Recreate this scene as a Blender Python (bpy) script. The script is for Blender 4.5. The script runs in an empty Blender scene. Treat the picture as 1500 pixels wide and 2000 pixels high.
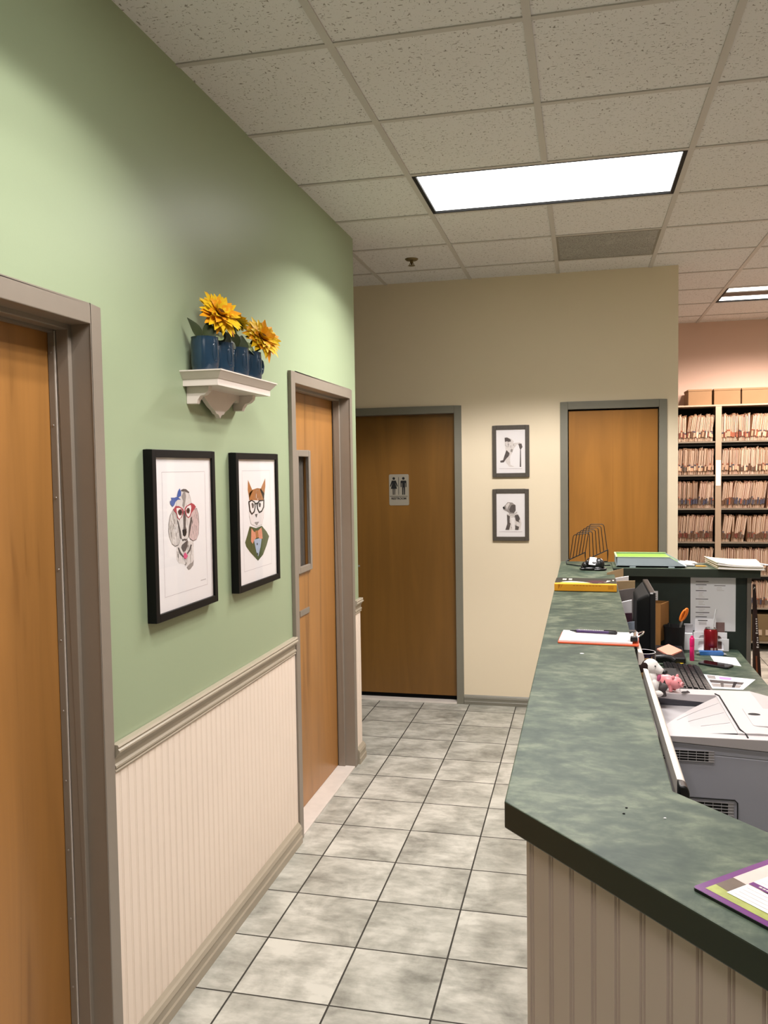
import bpy, bmesh, math, random
from mathutils import Vector, Matrix

# ------------------------------------------------------------------ camera, exposure, world
SC = bpy.context.scene
COL = SC.collection
H = 1.718            # eye height
YAW, PITCH, ROLL, FPX = -0.2312657, -0.0518624, -0.0150197, 1640.864


def _cam():
    cd = bpy.data.cameras.new('camera')
    cam = bpy.data.objects.new('camera', cd)
    COL.objects.link(cam)
    f = Vector((math.sin(YAW) * math.cos(PITCH), math.cos(YAW) * math.cos(PITCH), math.sin(PITCH)))
    r0 = Vector((math.cos(YAW), -math.sin(YAW), 0))
    u0 = r0.cross(f)
    r = math.cos(ROLL) * r0 + math.sin(ROLL) * u0
    u = -math.sin(ROLL) * r0 + math.cos(ROLL) * u0
    m = Matrix((r, u, -f)).transposed().to_4x4()
    m.translation = Vector((0, 0, H))
    cam.matrix_world = m
    cd.sensor_fit = 'VERTICAL'
    cd.sensor_height = 36.0
    cd.sensor_width = 27.0
    cd.lens = FPX * 36.0 / 2000.0
    cd.clip_start = 0.02
    cd.clip_end = 60
    SC.camera = cam


_cam()
SC.view_settings.view_transform = 'Standard'
SC.view_settings.look = 'None'
SC.view_settings.gamma = 1.0
SC.view_settings.use_curve_mapping = False
SC.view_settings.exposure = 0.1

W = bpy.data.worlds.new('world')
SC.world = W
W.use_nodes = True
W.node_tree.nodes['Background'].inputs[0].default_value = (0.9, 0.95, 1.0, 1)
W.node_tree.nodes['Background'].inputs[1].default_value = 0.02

# light levels of the ceiling fixtures (watts) and their colours
LAMP_HALL = dict(power=305, color=(1.0, 0.945, 0.92))
LAMP_NEAR = dict(power=180, color=(1.0, 0.945, 0.92))
LAMP_DESK = dict(power=60, color=(1.0, 0.945, 0.93))
LAMP_FILES = dict(power=440, cone=math.radians(158), blend=0.5, color=(1.0, 0.80, 0.70))
LAMP_REAR_FILL = dict(power=60, color=(1.0, 0.93, 0.91))  # unseen fixture added to brighten the counter front and other viewer-facing sides
LAMP_CONE, LAMP_BLEND = math.radians(131), 0.16
LENS_GLOW = 5.0
random.seed(7)


# ------------------------------------------------------------------ helpers
def tag(o, label=None, cat=None, group=None, kind=None):
    if label: o['label'] = label
    if cat: o['category'] = cat
    if group: o['group'] = group
    if kind: o['kind'] = kind
    return o


def thing(name, label, cat, loc=(0, 0, 0), rz=0.0, group=None, kind=None):
    o = bpy.data.objects.new(name, None)
    o.empty_display_size = 0.05
    COL.objects.link(o)
    o.location = loc
    o.rotation_euler = (0, 0, rz)
    return tag(o, label, cat, group, kind)


def struct(name, loc=(0, 0, 0)):
    return thing(name, None, None, loc, kind='structure')


def copy_tree(o, parent=None):
    c = o.copy()
    COL.objects.link(c)
    if parent: c.parent = parent
    for ch in list(o.children):
        copy_tree(ch, c)
    return c


class MB:
    """collects shapes, links them as one mesh object"""

    def __init__(self):
        self.v, self.f, self.mi, self.mats, self.M = [], [], [], [], None

    def _m(self, m):
        if m not in self.mats: self.mats.append(m)
        return self.mats.index(m)

    def add(self, vs, fs, m):
        b = len(self.v)
        k = self._m(m)
        if self.M is not None: vs = [self.M @ Vector(p) for p in vs]
        self.v += [tuple(p) for p in vs]
        for f in fs:
            self.f.append(tuple(b + i for i in f))
            self.mi.append(k)
        return self

    def box(self, x0, x1, y0, y1, z0, z1, m):
        x0, x1 = min(x0, x1), max(x0, x1); y0, y1 = min(y0, y1), max(y0, y1); z0, z1 = min(z0, z1), max(z0, z1)
        vs = [(x0, y0, z0), (x1, y0, z0), (x1, y1, z0), (x0, y1, z0), (x0, y0, z1), (x1, y0, z1), (x1, y1, z1), (x0, y1, z1)]
        return self.add(vs, [(0, 3, 2, 1), (4, 5, 6, 7), (0, 1, 5, 4), (1, 2, 6, 5), (2, 3, 7, 6), (3, 0, 4, 7)], m)

    def poly(self, pts, m):
        return self.add(pts, [tuple(range(len(pts)))], m)

    def hexa(self, bottom, top, m):
        n = len(bottom)
        fs = [tuple(reversed(range(n))), tuple(range(n, 2 * n))]
        for i in range(n):
            j = (i + 1) % n
            fs.append((i, j, n + j, n + i))
        return self.add(list(bottom) + list(top), fs, m)

    def prism(self, pts, a, b, m, axis='z'):
        def P(p, t):
            if axis == 'z': return (p[0], p[1], t)
            if axis == 'y': return (p[0], t, p[1])
            return (t, p[0], p[1])
        return self.hexa([P(p, a) for p in pts], [P(p, b) for p in pts], m)

    def tube(self, path, r, m, n=8, closed=False, caps=True):
        P = [Vector(p) for p in path]
        N = len(P)
        R = r if isinstance(r, (list, tuple)) else [r] * N
        vs, fs, up = [], [], None
        for i, p in enumerate(P):
            if closed: t = P[(i + 1) % N] - P[i - 1]
            else: t = P[min(i + 1, N - 1)] - P[max(i - 1, 0)]
            t.normalize()
            if up is None:
                up = t.orthogonal().normalized()
            else:
                up = up - t * up.dot(t)
                if up.length < 1e-6: up = t.orthogonal()
                up.normalize()
            s = t.cross(up)
            for k in range(n):
                a = 2 * math.pi * k / n
                vs.append(p + (up * math.cos(a) + s * math.sin(a)) * R[i])
        for i in range(N if closed else N - 1):
            j = (i + 1) % N
            for k in range(n):
                l = (k + 1) % n
                fs.append((i * n + k, i * n + l, j * n + l, j * n + k))
        if caps and not closed:
            fs.append(tuple(reversed(range(n))))
            fs.append(tuple((N - 1) * n + k for k in range(n)))
        return self.add(vs, fs, m)

    def lathe(self, prof, m, n=28, c=(0, 0, 0)):
        vs, fs = [], []
        for (r, z) in prof:
            for k in range(n):
                a = 2 * math.pi * k / n
                vs.append((c[0] + r * math.cos(a), c[1] + r * math.sin(a), c[2] + z))
        for i in range(len(prof) - 1):
            for k in range(n):
                l = (k + 1) % n
                fs.append((i * n + k, i * n + l, (i + 1) * n + l, (i + 1) * n + k))
        if prof[0][0] > 1e-5: fs.append(tuple(reversed(range(n))))
        if prof[-1][0] > 1e-5: fs.append(tuple((len(prof) - 1) * n + k for k in range(n)))
        return self.add(vs, fs, m)

    def ball(self, c, r, m, n=18, rot=None):
        if not isinstance(r, (list, tuple)): r = (r, r, r)
        vs, fs = [], []
        rows = n // 2
        for i in range(rows + 1):
            th = math.pi * i / rows
            for k in range(n):
                a = 2 * math.pi * k / n
                p = Vector((r[0] * math.sin(th) * math.cos(a), r[1] * math.sin(th) * math.sin(a), r[2] * math.cos(th)))
                if rot is not None: p = rot @ p
                vs.append((c[0] + p.x, c[1] + p.y, c[2] + p.z))
        for i in range(rows):
            for k in range(n):
                l = (k + 1) % n
                fs.append((i * n + k, (i + 1) * n + k, (i + 1) * n + l, i * n + l))
        return self.add(vs, fs, m)

    def sweep(self, prof, a, b, m):
        """profile of (out, z) offsets swept from point a to b; 'out' is to the right of a->b"""
        a, b = Vector((a[0], a[1], 0)), Vector((b[0], b[1], 0))
        d = (b - a).normalized()
        o = Vector((d.y, -d.x, 0))
        A = [tuple(a + o * p[0] + Vector((0, 0, p[1]))) for p in prof]
        B = [tuple(b + o * p[0] + Vector((0, 0, p[1]))) for p in prof]
        return self.hexa(A, B, m)

    def build(self, name, parent=None, smooth=None, bevel=0.0, local=False, label=None, seg=2, sub=0):
        me = bpy.data.meshes.new(name)
        off = Vector((0, 0, 0))
        if parent is not None and not local:
            p = parent
            while p is not None:
                off = off + Vector(p.location)
                p = p.parent
        me.from_pydata([tuple(Vector(p) - off) for p in self.v], [], self.f)
        for m in self.mats: me.materials.append(m)
        me.polygons.foreach_set('material_index', self.mi)
        bm = bmesh.new()
        bm.from_mesh(me)
        bmesh.ops.remove_doubles(bm, verts=bm.verts, dist=1e-6)
        if len(self.f) > 1: bmesh.ops.recalc_face_normals(bm, faces=bm.faces)
        bm.to_mesh(me)
        bm.free()
        o = bpy.data.objects.new(name, me)
        COL.objects.link(o)
        if parent is not None: o.parent = parent
        if bevel:
            md = o.modifiers.new('bevel', 'BEVEL')
            md.width = bevel; md.segments = seg; md.limit_method = 'ANGLE'; md.angle_limit = math.radians(40)
        if sub:
            md = o.modifiers.new('sub', 'SUBSURF'); md.levels = sub; md.render_levels = sub
        if smooth or sub:
            me.shade_smooth()
            if not sub: me.set_sharp_from_angle(angle=math.radians(smooth if smooth else 40))
        if label: o['label'] = label
        return o


def at(off, rz):
    return Matrix.Translation(Vector(off)) @ Matrix.Rotation(rz, 4, 'Z')


# ------------------------------------------------------------------ materials
def nt(name):
    m = bpy.data.materials.new(name)
    m.use_nodes = True
    t = m.node_tree
    return m, t, t.nodes['Principled BSDF']


def mixc(t, fac, a, b, blend='MIX'):
    n = t.nodes.new('ShaderNodeMix'); n.data_type = 'RGBA'; n.blend_type = blend
    for i, v in ((0, fac), (6, a), (7, b)):
        if hasattr(v, 'links') or isinstance(v, bpy.types.NodeSocket): t.links.new(v, n.inputs[i])
        elif i == 0: n.inputs[0].default_value = v
        else: n.inputs[i].default_value = (*v, 1)
    return n.outputs[2]


def math_(t, op, a, b=None, clamp=False):
    n = t.nodes.new('ShaderNodeMath'); n.operation = op; n.use_clamp = clamp
    for i, v in ((0, a), (1, b)):
        if v is None: continue
        if isinstance(v, bpy.types.NodeSocket): t.links.new(v, n.inputs[i])
        else: n.inputs[i].default_value = v
    return n.outputs[0]


def coords(t, scale=(1, 1, 1), kind='Object', loc=(0, 0, 0)):
    c = t.nodes.new('ShaderNodeTexCoord')
    mp = t.nodes.new('ShaderNodeMapping')
    mp.inputs['Scale'].default_value = scale
    mp.inputs['Location'].default_value = loc
    t.links.new(c.outputs[kind], mp.inputs[0])
    return mp.outputs[0]


def noise(t, vec, scale, detail=4, rough=0.5, dist=0.0):
    n = t.nodes.new('ShaderNodeTexNoise')
    n.inputs['Scale'].default_value = scale; n.inputs['Detail'].default_value = detail
    n.inputs['Roughness'].default_value = rough; n.inputs['Distortion'].default_value = dist
    t.links.new(vec, n.inputs['Vector'])
    return n.outputs['Fac']


def ramp(t, fac, stops):
    n = t.nodes.new('ShaderNodeValToRGB')
    el = n.color_ramp.elements
    while len(el) < len(stops): el.new(0.5)
    for e, (p, c) in zip(el, stops):
        e.position = p
        e.color = (c, c, c, 1) if isinstance(c, (int, float)) else (*c, 1)
    t.links.new(fac, n.inputs[0])
    return n.outputs[0]


def bump(t, b, h, strength=0.2, dist=0.002):
    n = t.nodes.new('ShaderNodeBump')
    n.inputs['Strength'].default_value = strength; n.inputs['Distance'].default_value = dist
    t.links.new(h, n.inputs['Height'])
    t.links.new(n.outputs[0], b.inputs['Normal'])


def M(name, col, rough=0.55, spec=0.4, metal=0.0, vary=0.06, scale=12.0, bmp=0.0, bscale=200.0, bdist=0.001, sss=0.0):
    m, t, b = nt(name)
    v = coords(t)
    nz = noise(t, v, scale)
    lo = tuple(max(0, c * (1 - vary)) for c in col); hi = tuple(min(1, c * (1 + vary)) for c in col)
    t.links.new(mixc(t, nz, lo, hi), b.inputs['Base Color'])
    b.inputs['Roughness'].default_value = rough
    b.inputs['Specular IOR Level'].default_value = spec
    b.inputs['Metallic'].default_value = metal
    if bmp: bump(t, b, noise(t, v, bscale, 3), bmp, bdist)
    return m


def srgb(r, g, b):
    f = lambda c: ((c / 255 + 0.055) / 1.055) ** 2.4 if c > 10 else c / 255 / 12.92
    return (f(r), f(g), f(b))


green_paint = M('sage_green_paint', (0.33, 0.405, 0.255), 0.38, 0.45, vary=0.03, scale=3, bmp=0.12, bscale=260)
cream_paint = M('cream_paint', (0.80, 0.69, 0.51), 0.5, 0.4, vary=0.02, scale=3, bmp=0.12, bscale=260)
pink_paint = M('warm_plaster_paint', (0.72, 0.53, 0.43), 0.6, 0.3, vary=0.03, scale=3, bmp=0.1, bscale=260)
frame_paint = M('taupe_door_frame_paint', (0.25, 0.213, 0.172), 0.35, 0.5, vary=0.04, scale=20)
far_frame_paint = M('grey_door_frame_paint', (0.20, 0.19, 0.15), 0.4, 0.45, vary=0.04, scale=20)
trim_paint = M('greige_trim_paint', (0.38, 0.33, 0.25), 0.4, 0.45, vary=0.06, scale=14)
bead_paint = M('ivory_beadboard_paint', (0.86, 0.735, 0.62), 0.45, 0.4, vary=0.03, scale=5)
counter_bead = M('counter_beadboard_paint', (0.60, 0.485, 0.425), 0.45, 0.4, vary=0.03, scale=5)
white_paint = M('white_shelf_paint', (0.74, 0.66, 0.60), 0.4, 0.45, vary=0.03, scale=30)
black_frame = M('black_frame_wood', (0.003, 0.003, 0.003), 0.5, 0.2)
grey_frame = M('charcoal_frame_wood', (0.075, 0.063, 0.05), 0.5, 0.4, vary=0.2, scale=60)
white_paper = M('white_paper', (0.82, 0.785, 0.785), 0.6, 0.2, vary=0.02)
desk_paper = M('printer_paper', (0.80, 0.80, 0.82), 0.6, 0.2, vary=0.02)
black_plastic = M('black_plastic', (0.010, 0.010, 0.011), 0.4, 0.5)
matte_black = M('matte_black', (0.007, 0.007, 0.007), 0.7, 0.3)
black_metal = M('black_metal', (0.01, 0.012, 0.014), 0.35, 0.5, metal=0.3)
chrome = M('chrome', (0.6, 0.6, 0.6), 0.2, 0.5, metal=1.0)
steel = M('brushed_steel', (0.42, 0.40, 0.37), 0.4, 0.5, metal=0.8)
dark_green = M('dark_green_panel', (0.020, 0.030, 0.024), 0.45, 0.4, vary=0.15, scale=30)
gap_black = M('shadow_gap_black', (0.004, 0.004, 0.004), 0.9, 0.1)
marble = M('white_marble', (0.72, 0.66, 0.60), 0.3, 0.5, vary=0.12, scale=18)


def wood_mat(name, base, streak, axis='x', seed=0.0):
    m, t, b = nt(name)
    sc = (1.0, 5.0, 0.55) if axis == 'x' else (5.0, 1.0, 0.55)
    v = coords(t, sc, loc=(seed, seed * 1.7, seed * 0.6))
    big = noise(t, v, 1.3, 3, 0.55, 1.2)
    sc2 = (30, 90, 1.6) if axis == 'x' else (90, 30, 1.6)
    fine = noise(t, coords(t, sc2), 1.0, 4, 0.6)
    col = mixc(t, ramp(t, big, [(0.30, 0.0), (0.72, 1.0)]), base, tuple(c * 0.72 for c in base))
    col = mixc(t, ramp(t, big, [(0.62, 0.0), (0.70, 0.55)]), col, streak)
    col = mixc(t, math_(t, 'MULTIPLY', fine, 0.22), col, tuple(c * 0.55 for c in base))
    t.links.new(col, b.inputs['Base Color'])
    b.inputs['Roughness'].default_value = 0.32
    b.inputs['Specular IOR Level'].default_value = 0.45
    return m


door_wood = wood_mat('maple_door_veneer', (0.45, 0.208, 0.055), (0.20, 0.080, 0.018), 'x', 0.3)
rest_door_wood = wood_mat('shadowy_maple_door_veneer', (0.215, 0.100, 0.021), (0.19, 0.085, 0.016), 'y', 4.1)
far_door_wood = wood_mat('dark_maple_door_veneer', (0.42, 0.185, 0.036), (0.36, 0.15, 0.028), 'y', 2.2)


def tile_floor_mat(x0, y0, s):
    m, t, b = nt('grey_stone_floor_tile')
    c = t.nodes.new('ShaderNodeTexCoord')
    sp = t.nodes.new('ShaderNodeSeparateXYZ')
    t.links.new(c.outputs['Object'], sp.inputs[0])
    u = math_(t, 'DIVIDE', math_(t, 'SUBTRACT', sp.outputs[0], x0), s)
    w = math_(t, 'DIVIDE', math_(t, 'SUBTRACT', sp.outputs[1], y0), s)
    fu, fw = math_(t, 'FLOOR', u), math_(t, 'FLOOR', w)
    du = math_(t, 'ABSOLUTE', math_(t, 'SUBTRACT', math_(t, 'FRACT', u), 0.5))
    dw = math_(t, 'ABSOLUTE', math_(t, 'SUBTRACT', math_(t, 'FRACT', w), 0.5))
    d = math_(t, 'MAXIMUM', du, dw)
    g = 0.5 - 0.0032 / s
    grout = math_(t, 'GREATER_THAN', d, g)
    cb = t.nodes.new('ShaderNodeCombineXYZ')
    t.links.new(fu, cb.inputs[0]); t.links.new(fw, cb.inputs[1])
    wn = t.nodes.new('ShaderNodeTexWhiteNoise')
    t.links.new(cb.outputs[0], wn.inputs['Vector'])
    mp = t.nodes.new('ShaderNodeVectorMath'); mp.operation = 'MULTIPLY_ADD'
    t.links.new(wn.outputs['Color'], mp.inputs[0]); mp.inputs[1].default_value = (9, 9, 9)
    t.links.new(c.outputs['Object'], mp.inputs[2])
    n1 = noise(t, mp.outputs[0], 5.0, 5, 0.6, 0.4)
    sv = t.nodes.new('ShaderNodeMapping'); sv.inputs['Scale'].default_value = (1, 2.2, 1)
    t.links.new(mp.outputs[0], sv.inputs[0])
    n2 = noise(t, sv.outputs[0], 11.0, 5, 0.65)
    mixn = math_(t, 'ADD', math_(t, 'MULTIPLY', n1, 0.65), math_(t, 'MULTIPLY', n2, 0.35))
    col = ramp(t, mixn, [(0.32, (0.19, 0.187, 0.160)), (0.47, (0.40, 0.395, 0.345)), (0.60, (0.60, 0.59, 0.525))])
    col = mixc(t, math_(t, 'MULTIPLY', wn.outputs['Value'], 0.16), col, (0.26, 0.27, 0.23))
    col = mixc(t, grout, col, (0.030, 0.027, 0.020))
    t.links.new(col, b.inputs['Base Color'])
    t.links.new(math_(t, 'ADD', math_(t, 'MULTIPLY', grout, 0.4), 0.36), b.inputs['Roughness'])
    b.inputs['Specular IOR Level'].default_value = 0.4
    hgt = math_(t, 'SUBTRACT', math_(t, 'MULTIPLY', n2, 0.25), grout)
    bump(t, b, hgt, 0.25, 0.002)
    return m


def ceiling_mat():
    m, t, b = nt('fissured_ceiling_tile')
    v = coords(t, (1, 1, 1))
    # short worm-like fissures: stretched noise, two directions
    a = noise(t, coords(t, (55, 150, 1)), 1.0, 2, 0.5, 0.6)
    a2 = noise(t, coords(t, (130, 62, 1), loc=(3, 5, 0)), 1.0, 2, 0.5, 0.6)
    pits = math_(t, 'MAXIMUM', ramp(t, a, [(0.645, 0.0), (0.675, 1.0)]), ramp(t, a2, [(0.655, 0.0), (0.685, 1.0)]))
    fine = noise(t, v, 260, 2)
    col = mixc(t, fine, (0.70, 0.695, 0.70), (0.80, 0.795, 0.80))
    col = mixc(t, noise(t, v, 1.1, 2), col, (0.70, 0.68, 0.66))
    col = mixc(t, math_(t, 'MULTIPLY', pits, 0.8), col, (0.20, 0.175, 0.15))
    t.links.new(col, b.inputs['Base Color'])
    b.inputs['Roughness'].default_value = 0.9
    b.inputs['Specular IOR Level'].default_value = 0.1
    bump(t, b, math_(t, 'SUBTRACT', math_(t, 'MULTIPLY', fine, 0.3), pits), 0.35, 0.002)
    return m


def laminate_mat():
    m, t, b = nt('mottled_green_laminate')
    v1 = coords(t, (1.0, 1.2, 1))
    n1 = noise(t, v1, 7.0, 6, 0.62, 0.5)
    n2 = noise(t, coords(t, (1, 1.5, 1), loc=(4, 1, 0)), 22.0, 5, 0.6, 0.3)
    k = math_(t, 'ADD', math_(t, 'MULTIPLY', n1, 0.6), math_(t, 'MULTIPLY', n2, 0.4))
    col = ramp(t, k, [(0.39, (0.027, 0.045, 0.033)), (0.47, (0.043, 0.064, 0.045)), (0.53, (0.068, 0.091, 0.062)), (0.60, (0.120, 0.144, 0.098))])
    t.links.new(col, b.inputs['Base Color'])
    b.inputs['Roughness'].default_value = 0.5
    b.inputs['Specular IOR Level'].default_value = 0.16
    return m


def glow(name, col, s):
    m = bpy.data.materials.new(name)
    m.use_nodes = True
    t = m.node_tree
    t.nodes.clear()
    e = t.nodes.new('ShaderNodeEmission')
    e.inputs[0].default_value = (*col, 1); e.inputs[1].default_value = s
    o = t.nodes.new('ShaderNodeOutputMaterial')
    t.links.new(e.outputs[0], o.inputs[0])
    return m


def glass_mat(name='picture_glass', tint=(1, 1, 1), refl=1.0):
    m = bpy.data.materials.new(name)
    m.use_nodes = True
    t = m.node_tree
    t.nodes.clear()
    lw = t.nodes.new('ShaderNodeLayerWeight'); lw.inputs[0].default_value = 0.5
    fr = math_(t, 'ADD', math_(t, 'MULTIPLY', math_(t, 'POWER', lw.outputs['Facing'], 5.0), 0.9), 0.045)
    tr = t.nodes.new('ShaderNodeBsdfTransparent'); tr.inputs[0].default_value = (*tint, 1)
    gl = t.nodes.new('ShaderNodeBsdfGlossy'); gl.inputs['Roughness'].default_value = 0.03
    mx = t.nodes.new('ShaderNodeMixShader')
    o = t.nodes.new('ShaderNodeOutputMaterial')
    t.links.new(math_(t, 'MULTIPLY', fr, refl), mx.inputs[0])
    t.links.new(tr.outputs[0], mx.inputs[1]); t.links.new(gl.outputs[0], mx.inputs[2])
    t.links.new(mx.outputs[0], o.inputs[0])
    return m


floor_mat = tile_floor_mat(-1.12676, 5.81894, 0.332515)
ceil_mat = ceiling_mat()
laminate = laminate_mat()
edge_band = M('dark_green_edge_band', (0.024, 0.031, 0.022), 0.4, 0.4, vary=0.15, scale=12)
pic_glass = glass_mat()
grid_paint = M('ceiling_grid_paint', (0.53, 0.505, 0.475), 0.5, 0.4, vary=0.03)
DOG = {
  'ear_l': [(2.442,1.599),(2.419,1.58),(2.407,1.55),(2.406,1.532),(2.411,1.511),(2.426,1.489),(2.447,1.48),(2.469,1.482),(2.487,1.5),(2.478,1.526),(2.468,1.557),(2.46,1.584)],
  'ear_r': [(2.568,1.587),(2.606,1.594),(2.619,1.572),(2.622,1.547),(2.616,1.505),(2.6,1.489),(2.575,1.486),(2.552,1.495),(2.543,1.506),(2.549,1.533),(2.559,1.563)],
  'head': [(2.458,1.605),(2.465,1.625),(2.492,1.642),(2.499,1.656),(2.516,1.661),(2.545,1.654),(2.56,1.635),(2.568,1.613),(2.568,1.587),(2.559,1.563),(2.548,1.533),(2.539,1.499),(2.512,1.495),(2.49,1.501),(2.482,1.526),(2.468,1.56),(2.46,1.584)],
  'topdark': [(2.496,1.658),(2.512,1.661),(2.532,1.66),(2.555,1.65),(2.553,1.645),(2.538,1.649),(2.525,1.651),(2.499,1.654)],
  'blaze': [(2.498,1.637),(2.512,1.65),(2.525,1.654),(2.531,1.637),(2.526,1.622),(2.515,1.597),(2.503,1.608),(2.51,1.622)],
  'snout': [(2.508,1.59),(2.524,1.589),(2.526,1.565),(2.523,1.538),(2.53,1.525),(2.504,1.527),(2.508,1.539),(2.507,1.566)],
  'cheek_l': [(2.463,1.564),(2.472,1.559),(2.488,1.525),(2.493,1.501),(2.48,1.502),(2.474,1.532)],
  'cheek_r': [(2.56,1.564),(2.572,1.568),(2.563,1.538),(2.548,1.506),(2.539,1.499),(2.546,1.533)],
  'nose': [(2.498,1.528),(2.511,1.53),(2.526,1.528),(2.529,1.519),(2.523,1.509),(2.513,1.505),(2.502,1.511)],
  'mouth': [(2.493,1.497),(2.512,1.499),(2.535,1.494),(2.522,1.491),(2.512,1.494),(2.502,1.491)],
  'chest': [(2.492,1.48),(2.535,1.493),(2.531,1.471),(2.516,1.457),(2.5,1.457),(2.488,1.472)],
  'neck': [(2.457,1.479),(2.486,1.493),(2.552,1.488),(2.575,1.485),(2.577,1.454),(2.577,1.42),(2.55,1.398),(2.517,1.414),(2.472,1.422),(2.454,1.436)],
  'furd': [(2.575,1.423),(2.57,1.405),(2.549,1.395),(2.536,1.394),(2.523,1.404),(2.544,1.413),(2.561,1.414)],
  'furd2': [(2.511,1.415),(2.524,1.422),(2.522,1.415),(2.514,1.41)],
  'bow1': [(2.488,1.664),(2.497,1.65),(2.495,1.639),(2.472,1.634),(2.468,1.642),(2.477,1.656)],
  'bow2': [(2.466,1.637),(2.485,1.631),(2.494,1.627),(2.472,1.628),(2.456,1.621),(2.446,1.61),(2.435,1.606),(2.421,1.616),(2.42,1.625),(2.431,1.629),(2.427,1.636),(2.45,1.635)],
  'gl_l': [(2.44,1.598),(2.455,1.608),(2.477,1.607),(2.499,1.6),(2.511,1.593),(2.508,1.581),(2.494,1.568),(2.477,1.563),(2.465,1.57),(2.46,1.584),(2.445,1.592)],
  'gl_li': [(2.461,1.601),(2.48,1.601),(2.495,1.597),(2.501,1.589),(2.498,1.577),(2.486,1.567),(2.476,1.566),(2.469,1.573),(2.463,1.588)],
  'gl_r': [(2.518,1.596),(2.529,1.604),(2.549,1.609),(2.569,1.613),(2.589,1.607),(2.601,1.598),(2.578,1.586),(2.565,1.578),(2.556,1.568),(2.543,1.564),(2.53,1.571),(2.521,1.582)],
  'gl_ri': [(2.525,1.594),(2.538,1.603),(2.562,1.607),(2.566,1.599),(2.561,1.581),(2.551,1.57),(2.541,1.568),(2.532,1.575)],
  'eye_l': [(2.469,1.589),(2.479,1.596),(2.495,1.596),(2.501,1.587),(2.494,1.577),(2.483,1.576),(2.474,1.58)],
  'eye_r': [(2.528,1.591),(2.538,1.598),(2.551,1.597),(2.556,1.589),(2.55,1.58),(2.54,1.579),(2.531,1.583)],
  'pup_l': [(2.479,1.59),(2.487,1.593),(2.493,1.589),(2.491,1.582),(2.483,1.581)],
  'pup_r': [(2.539,1.591),(2.546,1.594),(2.552,1.59),(2.55,1.584),(2.542,1.583)],
  'pink': [(2.503,1.449),(2.516,1.454),(2.532,1.44),(2.518,1.431),(2.502,1.437)],
  'beads1': [(2.463,1.474),(2.471,1.474),(2.487,1.454),(2.506,1.44),(2.499,1.439),(2.477,1.452)],
  'beads2': [(2.554,1.476),(2.564,1.474),(2.55,1.456),(2.532,1.446),(2.526,1.45),(2.543,1.46)],
}
CAT = {
  'ear_l': [(3.061,1.681),(3.106,1.637),(3.068,1.609),(3.056,1.643)],
  'ear_r': [(3.244,1.685),(3.244,1.652),(3.222,1.596),(3.186,1.639)],
  'face_o': [(3.068,1.602),(3.07,1.629),(3.106,1.642),(3.155,1.647),(3.193,1.644),(3.23,1.624),(3.225,1.591),(3.14,1.599)],
  'face_w': [(3.129,1.613),(3.145,1.638),(3.167,1.638),(3.171,1.607),(3.224,1.577),(3.218,1.53),(3.196,1.498),(3.14,1.493),(3.08,1.508),(3.064,1.543),(3.067,1.579)],
  'jacket': [(3.068,1.5),(3.133,1.488),(3.196,1.493),(3.246,1.466),(3.274,1.444),(3.243,1.409),(3.202,1.375),(3.146,1.356),(3.067,1.398),(3.028,1.424),(3.018,1.441),(3.042,1.468)],
  'shirt': [(3.106,1.444),(3.191,1.446),(3.176,1.41),(3.148,1.373),(3.128,1.396)],
  'tie_l': [(3.083,1.492),(3.108,1.476),(3.138,1.469),(3.141,1.451),(3.112,1.444),(3.093,1.429),(3.076,1.44)],
  'tie_r': [(3.142,1.474),(3.189,1.487),(3.197,1.463),(3.199,1.441),(3.174,1.441),(3.146,1.453)],
  'knot': [(3.123,1.478),(3.151,1.478),(3.156,1.449),(3.128,1.449)],
  'nose': [(3.124,1.544),(3.151,1.544),(3.138,1.529)],
  'mouth': [(3.116,1.513),(3.166,1.512),(3.14,1.498)],
  'gl_l': [(3.058,1.598),(3.092,1.603),(3.127,1.593),(3.132,1.572),(3.119,1.552),(3.091,1.543),(3.069,1.557)],
  'gl_li': [(3.07,1.593),(3.091,1.598),(3.119,1.59),(3.121,1.572),(3.111,1.557),(3.091,1.55),(3.077,1.563)],
  'gl_r': [(3.142,1.585),(3.171,1.598),(3.228,1.598),(3.224,1.567),(3.2,1.55),(3.168,1.546),(3.148,1.562)],
  'gl_ri': [(3.154,1.581),(3.174,1.592),(3.215,1.593),(3.211,1.569),(3.194,1.556),(3.172,1.552),(3.158,1.565)],
  'bridge': [(3.121,1.588),(3.152,1.589),(3.151,1.584),(3.124,1.583)],
  'eye_l': [(3.088,1.588),(3.103,1.591),(3.115,1.582),(3.109,1.569),(3.095,1.57)],
  'eye_r': [(3.161,1.584),(3.177,1.589),(3.189,1.582),(3.183,1.57),(3.168,1.57)],
  'btn1': [(3.135,1.428),(3.144,1.428),(3.145,1.42),(3.135,1.42)],
  'btn2': [(3.137,1.388),(3.147,1.388),(3.146,1.38),(3.138,1.38)],
}
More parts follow.
